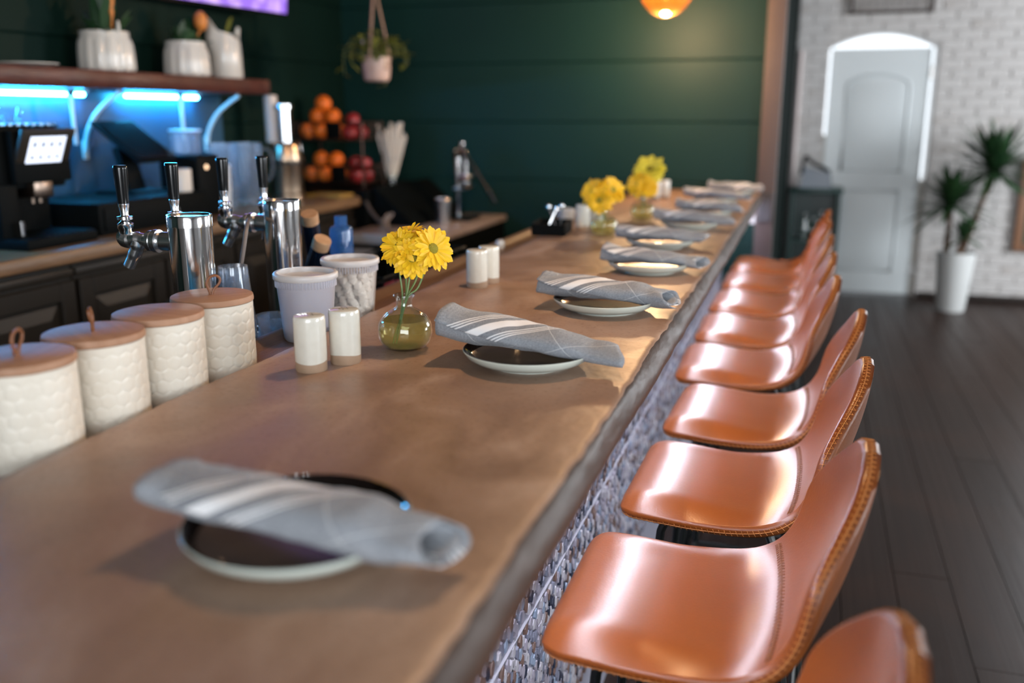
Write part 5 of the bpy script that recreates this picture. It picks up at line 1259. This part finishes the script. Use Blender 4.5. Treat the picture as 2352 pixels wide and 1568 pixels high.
for k, (dx, dy, dz, lv) in enumerate(((0.12, -0.07, 0.0, 0), (0.14, 0.02, 0.0, 0), (0.10, -0.03, 0.066, 0), (0.16, -0.045, 0.064, 0), (0.11, -0.07, 0.0, 1), (0.145, 0.0, 0.0, 1), (0.115, -0.035, 0.064, 1))):
    fruit('apple', APM, (-2.47 + dx + (-0.02 if lv else 0), 4.62 + dy, ICZ + (0.25 if lv else 0.02) + 0.04 + dz), 'dark red apple in the %s fruit basket, %s' % ('upper' if lv else 'lower', ('front right', 'back right', 'heaped left', 'heaped right', 'front one', 'back one', 'top one')[k]), 'apples in the wire baskets', 'apple')
# straws in a holder
t = thing('straw_holder', 'tapered glass holder for the white straws', 'holder', (-2.255, 4.80, ICZ)); bm = B(); lathe(bm, [(0, 0), (0.036, 0), (0.032, 0.03), (0.030, 0.07), (0.042, 0.15), (0.040, 0.15), (0.028, 0.07), (0.030, 0.034), (0, 0.03)], 28); mk('cup', bm, GLASS, t); bm = B(); lathe(bm, [(0.0385, 0.128), (0.0405, 0.128), (0.0425, 0.145), (0.0405, 0.145), (0.0385, 0.128)], 28); mk('band', bm, STEELB, t)
STRAW = mat('white paper straw', (0.68, 0.65, 0.60), 0.6)
rg = random.Random(12)
for k in range(46):
    r = math.sqrt((k + 0.5) / 46); a = k * 2.399963
    x0, y0 = 0.022 * r * math.cos(a), 0.022 * r * math.sin(a); L_ = rg.uniform(0.215, 0.305)
    x1, y1 = 0.095 * r * math.cos(a + rg.uniform(-.2, .2)), 0.095 * r * math.sin(a + rg.uniform(-.2, .2))
    bm = B(); tube(bm, [(x0 - 0.2 * (x1 - x0) * 0, y0, 0.036), (x1, y1, 0.036 + L_)], 0.0055, 7)
    o = mk('straw', bm, STRAW, None, (-2.255, 4.80, ICZ)); tag(o, 'white paper straw fanned out in the straw holder', 'straw', 'white straws in the holder')
# ---------------------------------------------------------------- steel sink bench along the wall
t = thing('prep_bench', 'low steel prep bench with pale top by the green wall', 'bench', (-1.92, 4.02, 0))
BENT = mat('pale bench top', (0.38, 0.31, 0.285), 0.4, vary=(0.31, 0.25, 0.225), scale=7)
bm = B(); b2(bm, (-0.24, 0.02, 0), (0.24, 1.08, 0.865), 0.004); mk('body', bm, BLACKR, t)
bm = B(); b2(bm, (-0.25, 0.0, 0.868), (0.25, 1.085, 0.90), 0.004); mk('top', bm, BENT, t)
SATIN = mat('satin pale steel', (0.40, 0.38, 0.37), 0.4, metal=0.2)
bm = B(); b2(bm, (-0.25, -0.012, 0.856), (-0.02, -0.001, 0.904), 0.002); mk('steel_edge', bm, SATIN, t)
bm = B(); b2(bm, (0.03, -0.012, 0.856), (0.25, -0.001, 0.904), 0.002); mk('steel_edge', bm, SATIN, t)
bm = B(); b2(bm, (-0.25, -0.010, 0.795), (-0.08, 0.018, 0.83), 0.002); mk('drawer_lip', bm, SATIN, t)
bm = B(); a = [bm.verts.new((x, 0.35, z)) for x, z in ((-0.249, 0.9015), (-0.01, 0.9015), (-0.235, 1.10), (-0.249, 1.10))]; b_ = [bm.verts.new((x, 1.082, z)) for x, z in ((-0.249, 0.9015), (-0.01, 0.9015), (-0.235, 1.10), (-0.249, 1.10))]  # black wedge with a sloping side next to the chest
for k in range(4): bm.faces.new((a[k], a[(k + 1) % 4], b_[(k + 1) % 4], b_[k]))
bm.faces.new(a[::-1]); bm.faces.new(b_); mk('black_wedge', bm, BLACKR, t, smooth=False)
t = thing('tap_pair', 'pair of short beige levers at the back of the prep bench', 'lever', (-2.03, 4.20, 0.901))
for k in (0, 1): bm = B(); tube(bm, bez([(0.0, 0.05 * k, 0), (0.0, 0.05 * k, 0.04), (0.03, 0.05 * k, 0.08)], 5), 0.008, 8); mk('lever', bm, mat('beige lever', (0.42, 0.32, 0.25), 0.4) if k == 0 else bpy.data.materials['beige lever'], t)
bm = B(); b2(bm, (-0.015, -0.015, -0.0005), (0.02, 0.07, 0.006)); mk('plate', bm, STEELB, t)
# hose across
bm = B(); tube(bm, bez([(-2.165, 4.29, 1.03), (-2.09, 4.21, 0.98), (-1.98, 4.12, 0.93), (-1.93, 4.06, 0.906)], 6), 0.008, 8); tag(mk('spray_hose', bm, mat('brown hose', (0.13, 0.10, 0.08), 0.5)), 'brown hose running down from the counter end to the prep bench', 'hose')
# citrus press
t = thing('citrus_press', 'chrome lever citrus press on the prep bench', 'citrus press', (-1.83, 4.78, 0.9005))
bm = B(); b2(bm, (-0.08, -0.09, 0), (0.08, 0.10, 0.02), 0.006); mk('base', bm, BLACKM, t)
bm = B(); tube(bm, [(-0.04, 0.06, 0.02), (-0.04, 0.06, 0.34)], 0.014, 14); mk('column', bm, CHROME, t)
bm = B(); tube(bm, bez([(-0.05, 0.06, 0.33), (-0.03, 0.03, 0.375), (0.02, 0.0, 0.37), (0.03, 0.0, 0.34)], 5), 0.018, 12); mk('head', bm, CHROME, t)
bm = B(); ball(bm, (0.012, 0.0, 0.415), 0.016, 2); tube(bm, [(0.0, 0.01, 0.37), (0.012, 0.0, 0.41)], 0.010, 10); mk('pivot_knob', bm, CHROME, t)
bm = B(); tube(bm, [(0.03, 0.0, 0.345), (0.03, 0.0, 0.24)], 0.010, 12); lathe(bm, [(0, 0.20), (0.028, 0.20), (0.045, 0.235), (0.04, 0.25), (0.0, 0.25)], 24, (0.03, 0, 0)); mk('press_cone', bm, CHROME, t)
bm = B(); lathe(bm, [(0.018, 0.17), (0.045, 0.19), (0.047, 0.195), (0.043, 0.193), (0.018, 0.174), (0.018, 0.17)], 24, (0.03, 0, 0)); b2(bm, (-0.045, -0.01, 0.165), (0.03, 0.06, 0.175)); mk('juice_bowl', bm, STEELB, t)
bm = B(); tube(bm, [(0.02, -0.01, 0.375), (0.17, -0.02, 0.16)], [0.010, 0.012], 12); mk('lever', bm, BLACKM, t)
bm = B(); tube(bm, [(0.17, -0.02, 0.165), (0.21, -0.02, 0.10)], [0.016, 0.014], 12); mk('lever_grip', bm, BLACKP, t)
t = thing('steel_cup', 'steel cup under the citrus press', 'cup', (-1.865, 4.60, 0.9005)); bm = B(); lathe(bm, [(0, 0), (0.035, 0), (0.045, 0.13), (0.043, 0.13), (0.033, 0.004), (0, 0.004)], 28); mk('wall', bm, STEELB, t); bm = B(); lathe(bm, [(0.0445, 0.125), (0.047, 0.127), (0.0445, 0.132), (0.0425, 0.129), (0.0445, 0.125)], 28); mk('rolled_rim', bm, CHROME, t)
# ---------------------------------------------------------------- hanging plant
t = thing('hanging_plant', 'trailing plant in a white hanging pot before the green wall', 'hanging plant', (-2.085, 4.30, 1.628))
bm = B(); lathe(bm, [(0, 0), (0.052, 0.0), (0.062, 0.008), (0.068, 0.05), (0.070, 0.115), (0.066, 0.115), (0.063, 0.03), (0, 0.02)], 32); mk('pot', bm, mat('pinkish white pot', (0.60, 0.47, 0.42), 0.4, vary=(0.42, 0.27, 0.22), scale=14), t)
CORD = mat('jute cord', (0.33, 0.22, 0.16), 0.8)
for k in range(3):
    a = 2 * PI * k / 3 + 0.5; bm = B(); tube(bm, [(0.07 * math.cos(a), 0.07 * math.sin(a), 0.10), (0.012 * math.cos(a), 0.012 * math.sin(a), 0.40), (0, 0, 1.56)], 0.006, 6); mk('cord', bm, CORD, t)
bm = B(); ball(bm, (-0.045, -0.035, 0.185), 0.014, 2); mk('bead', bm, CERW, t)
rg = random.Random(21)
for k in range(15):
    a = 2 * PI * k / 15 + rg.uniform(-0.2, 0.2); r = rg.uniform(0.10, 0.19); top = rg.uniform(0.14, 0.24); end = rg.uniform(-0.02, 0.18)
    pts = bez([(0.02 * math.cos(a), 0.02 * math.sin(a), 0.10), (r * 0.55 * math.cos(a), r * 0.55 * math.sin(a), top), (r * math.cos(a), r * math.sin(a), (top + end) / 2 + 0.02), (r * 1.02 * math.cos(a), r * 1.02 * math.sin(a), end)], 5)
    bm = B(); tube(bm, pts, 0.002, 5); v_ = mk('vine', bm, LEAFY, t)
    for q in range(3, len(pts), 2):
        bm = B(); d = Vector((rg.uniform(-1, 1), rg.uniform(-1, 1), rg.uniform(-0.4, 0.6))).normalized() * rg.uniform(0.035, 0.055); leaf_blade(bm, pts[q], pts[q] + d, 0.016, 0.2, 4); mk('leaf', bm, LEAFY, v_, ang=1.5)
# ---------------------------------------------------------------- pendant lamps
BULB = mat('warm filament glow', (1, 0.8, 0.5), 0.5, emit=(1.0, 0.60, 0.28), estr=24)
def pendant(label, x, y, z, power):
    t = thing('pendant_lamp', label, 'lamp', (x, y, z), 0, 'glass globe pendants above the bar')
    bm = B(); prf = [(0.128 * math.sin(a), -0.128 * math.cos(a)) for a in [PI * k / 20 for k in range(0, 19)]]; prf[0] = (0, -0.128); inn = [(r * 0.975, zz * 0.975) for r, zz in prf[::-1]]; inn[-1] = (0, -0.1248); lathe(bm, prf + inn, 40); mk('glass_globe', bm, AMBER, t, ang=1.5)
    bm = B(); lathe(bm, [(0, 0.175), (0.02, 0.175), (0.036, 0.160), (0.042, 0.121), (0.0, 0.119)], 24); mk('cap', bm, mat('aged brass', (0.35, 0.22, 0.09), 0.35, metal=1.0) if 'aged brass' not in bpy.data.materials else bpy.data.materials['aged brass'], t)
    bm = B(); tube(bm, [(0, 0, 0.175), (0, 0, 3.198 - z)], 0.0035, 6); mk('cable', bm, BLACKM, t)
    bm = B(); lathe(bm, [(0, 0.119), (0.014, 0.119), (0.014, 0.055), (0, 0.055)], 16); mk('socket', bm, BLACKM, t)
    bm = B(); lathe(bm, [(0, -0.035), (0.020, -0.022), (0.027, 0.0), (0.020, 0.025), (0.012, 0.055), (0, 0.056)], 20); b_ = mk('bulb', bm, BULB, t)
    l = bpy.data.lights.new('pendant_light', 'POINT'); l.energy = power; l.color = (1.0, 0.62, 0.32); l.shadow_soft_size = 0.03
    lo = bpy.data.objects.new('pendant_light', l); COL.objects.link(lo); lo.parent = t; lo.location = (0, 0, -0.165)
    return t
PEND_W = 15
pendant('amber glass globe pendant lamp seen at the top of the frame', -0.705, 4.58, 2.045, 23)
pendant('amber glass globe pendant lamp hung high over the near bar', -0.42, 1.9, 2.50, 18)
# ---------------------------------------------------------------- dark cabinet by the brick wall
t = thing('side_cabinet', 'dark green cabinet standing against the brick wall left of the door', 'cabinet', (0.06, 7.80, 0))
DG = mat('dark green cabinet paint', (0.006, 0.030, 0.026), 0.35)
bm = B(); b2(bm, (-0.19, -0.10, 0.05), (-0.165, 0.20, 0.86)); b2(bm, (0.165, -0.10, 0.05), (0.19, 0.20, 0.86)); b2(bm, (-0.165, 0.18, 0.05), (0.165, 0.20, 0.86)); mk('body', bm, DG, t)
bm = B(); b2(bm, (-0.205, -0.12, 0.862), (0.205, 0.215, 0.90), 0.008); mk('top', bm, DG, t)
for z in (0.05, 0.46): bm = B(); b2(bm, (-0.164, -0.095, z), (0.164, 0.178, z + 0.02)); mk('shelf_board', bm, DG, t)
for sx in (-0.17, 0.17):
    for sy in (-0.08, 0.18): bm = B(); b2(bm, (sx - 0.018, sy - 0.018, 0), (sx + 0.018, sy + 0.018, 0.05)); mk('foot', bm, DG, t)
for k, (x, y, h) in enumerate(((-0.07, -0.03, 0.20), (0.0, 0.0, 0.16), (0.05, -0.04, 0.22), (0.11, 0.0, 0.20))):
    o = thing('stored_glass', 'clear glass jar on the dark cabinet shelf, %s from the left' % ('first', 'second', 'third', 'fourth')[k], 'glass', (0.06 + x, 7.80 + y, 0.481), 0, 'glass jars in the dark cabinet'); bm = B(); lathe(bm, [(0, 0), (0.028, 0), (0.030, h * 0.75), (0.016, h * 0.9), (0.016, h), (0.014, h), (0.014, h * 0.9), (0.028, h * 0.74), (0.026, 0.004), (0, 0.004)], 20); mk('wall', bm, GLASS, o); bm = B(); lathe(bm, [(0, h + 0.0005), (0.018, h + 0.0005), (0.018, h + 0.018), (0, h + 0.019)], 16); mk('lid', bm, CHROME, o)
t = thing('grey_toolbox', 'grey box with sloping black handle on the dark cabinet', 'box', (0.06, 7.82, 0.901))
bm = B(); a = [bm.verts.new((x, -0.08, z)) for x, z in [(-0.13, 0), (0.11, 0), (0.105, 0.11), (-0.10, 0.16)]]; b_ = [bm.verts.new((x, 0.09, z)) for x, z in [(-0.13, 0), (0.11, 0), (0.105, 0.11), (-0.10, 0.16)]]
for k in range(4): bm.faces.new((a[k], a[(k + 1) % 4], b_[(k + 1) % 4], b_[k]))
bm.faces.new(a[::-1]); bm.faces.new(b_); mk('case', bm, mat('grey case', (0.20, 0.22, 0.25), 0.5), t, smooth=False)
bm = B(); tube(bm, bez([(-0.12, 0, 0.10), (-0.10, 0, 0.235), (-0.04, 0, 0.19), (0.09, 0, 0.128)], 6), 0.014, 8); mk('handle', bm, BLACKR, t)
# ---------------------------------------------------------------- palm in white planter
t = thing('potted_palm', 'spiky dark green palm in a tall white planter beside the door', 'potted plant', (1.107, 7.62, 0))
bm = B(); lathe(bm, [(0, 0), (0.098, 0), (0.102, 0.01), (0.140, 0.445), (0.140, 0.455), (0.130, 0.455), (0.128, 0.42), (0, 0.42)], 40); mk('planter', bm, mat('white planter', (0.58, 0.59, 0.58), 0.5), t)
bm = B(); lathe(bm, [(0, 0.425), (0.126, 0.425), (0.126, 0.421), (0, 0.421)], 24); mk('soil', bm, bpy.data.materials['soil'], t)
TRUNK = mat('palm trunk', (0.16, 0.10, 0.065), 0.8, vary=(0.09, 0.055, 0.035), scale=25, bump=0.5, bscale=60)
crowns = [((-0.07, 0.0), (-0.075, 0.0, 0.80), 0.36, 70), ((0.03, 0.0), (0.19, 0.02, 1.06), 0.44, 84), ((0.0, -0.04), (0.03, -0.06, 0.56), 0.22, 20)]
for k, (b0, c, rad, n) in enumerate(crowns):
    bm = B(); tube(bm, bez([(b0[0], b0[1], 0.42), ((b0[0] * 0.5 + c[0] * 0.5), (b0[1] + c[1]) / 2, (0.42 + c[2]) / 2), c], 5), [0.024] * 5 + [0.020] * 6, 10); tr = mk('trunk', bm, TRUNK, t)
    rg = random.Random(40 + k)
    for q in range(n):
        a = 2 * PI * q * 0.618; el = -0.45 + 1.75 * ((q + 0.5) / n)
        r = rad * rg.uniform(0.85, 1.15); d = Vector((math.cos(a) * math.cos(el), math.sin(a) * math.cos(el) * 0.75, math.sin(el))) * r
        bm = B(); leaf_blade(bm, c, Vector(c) + d, 0.024, 0.14, 6); mk('leaf', bm, LEAF, tr, ang=1.5)
# wooden framed board at right edge
t = thing('wall_frame', 'brown wooden frame with dark picture on the brick wall at the right edge', 'picture frame', (1.60, FW_Y - 0.04, 0.42))
WF = mat('brown frame wood', (0.26, 0.13, 0.07), 0.5, vary=(0.18, 0.085, 0.045), scale=8, stretch=(4, 1, 0.6))
for nm, lo, hi in (('frame_side', (-0.03, -0.018, 0), (0.03, 0.018, 0.72)), ('frame_side', (0.47, -0.018, 0), (0.53, 0.018, 0.72)), ('frame_rail', (0.031, -0.018, 0), (0.469, 0.018, 0.06)), ('frame_rail', (0.031, -0.018, 0.66), (0.469, 0.018, 0.72))):
    bm = B(); b2(bm, lo, hi, 0.004); mk(nm, bm, WF, t)
bm = B(); b2(bm, (0.031, -0.004, 0.061), (0.469, 0.012, 0.659)); mk('picture', bm, mat('dark green picture', (0.012, 0.03, 0.02), 0.5, vary=(0.03, 0.06, 0.03), scale=6), t)
# white bracket under bar end and dark raised rectangle on post
t = thing('outlet_plate', 'small white outlet plate beside the post at the bar end', 'outlet', (-0.285, GW_Y - 0.001, 0.93)); bm = B(); b2(bm, (-0.022, -0.008, -0.035), (0.022, 0, 0.035), 0.003); mk('plate', bm, mat('white plastic plate', (0.75, 0.75, 0.74), 0.4), t); bm = B(); b2(bm, (-0.008, -0.0095, -0.02), (0.008, -0.0081, 0.02)); mk('socket_face', bm, CERW, t)
t = thing('post_rectangle', 'dark grey raised rectangle on the grey post above bar height', 'raised rectangle', (-0.212, GW_Y - 0.051, 0.98)); bm = B(); b2(bm, (-0.036, -0.022, -0.07), (0.036, 0, 0.09), 0.003); mk('housing', bm, mat('dark grey box', (0.05, 0.045, 0.05), 0.6), t); bm = B(); b2(bm, (-0.03, -0.0245, -0.062), (0.03, -0.0221, 0.082)); mk('cover', bm, bpy.data.materials['dark grey box'], t)
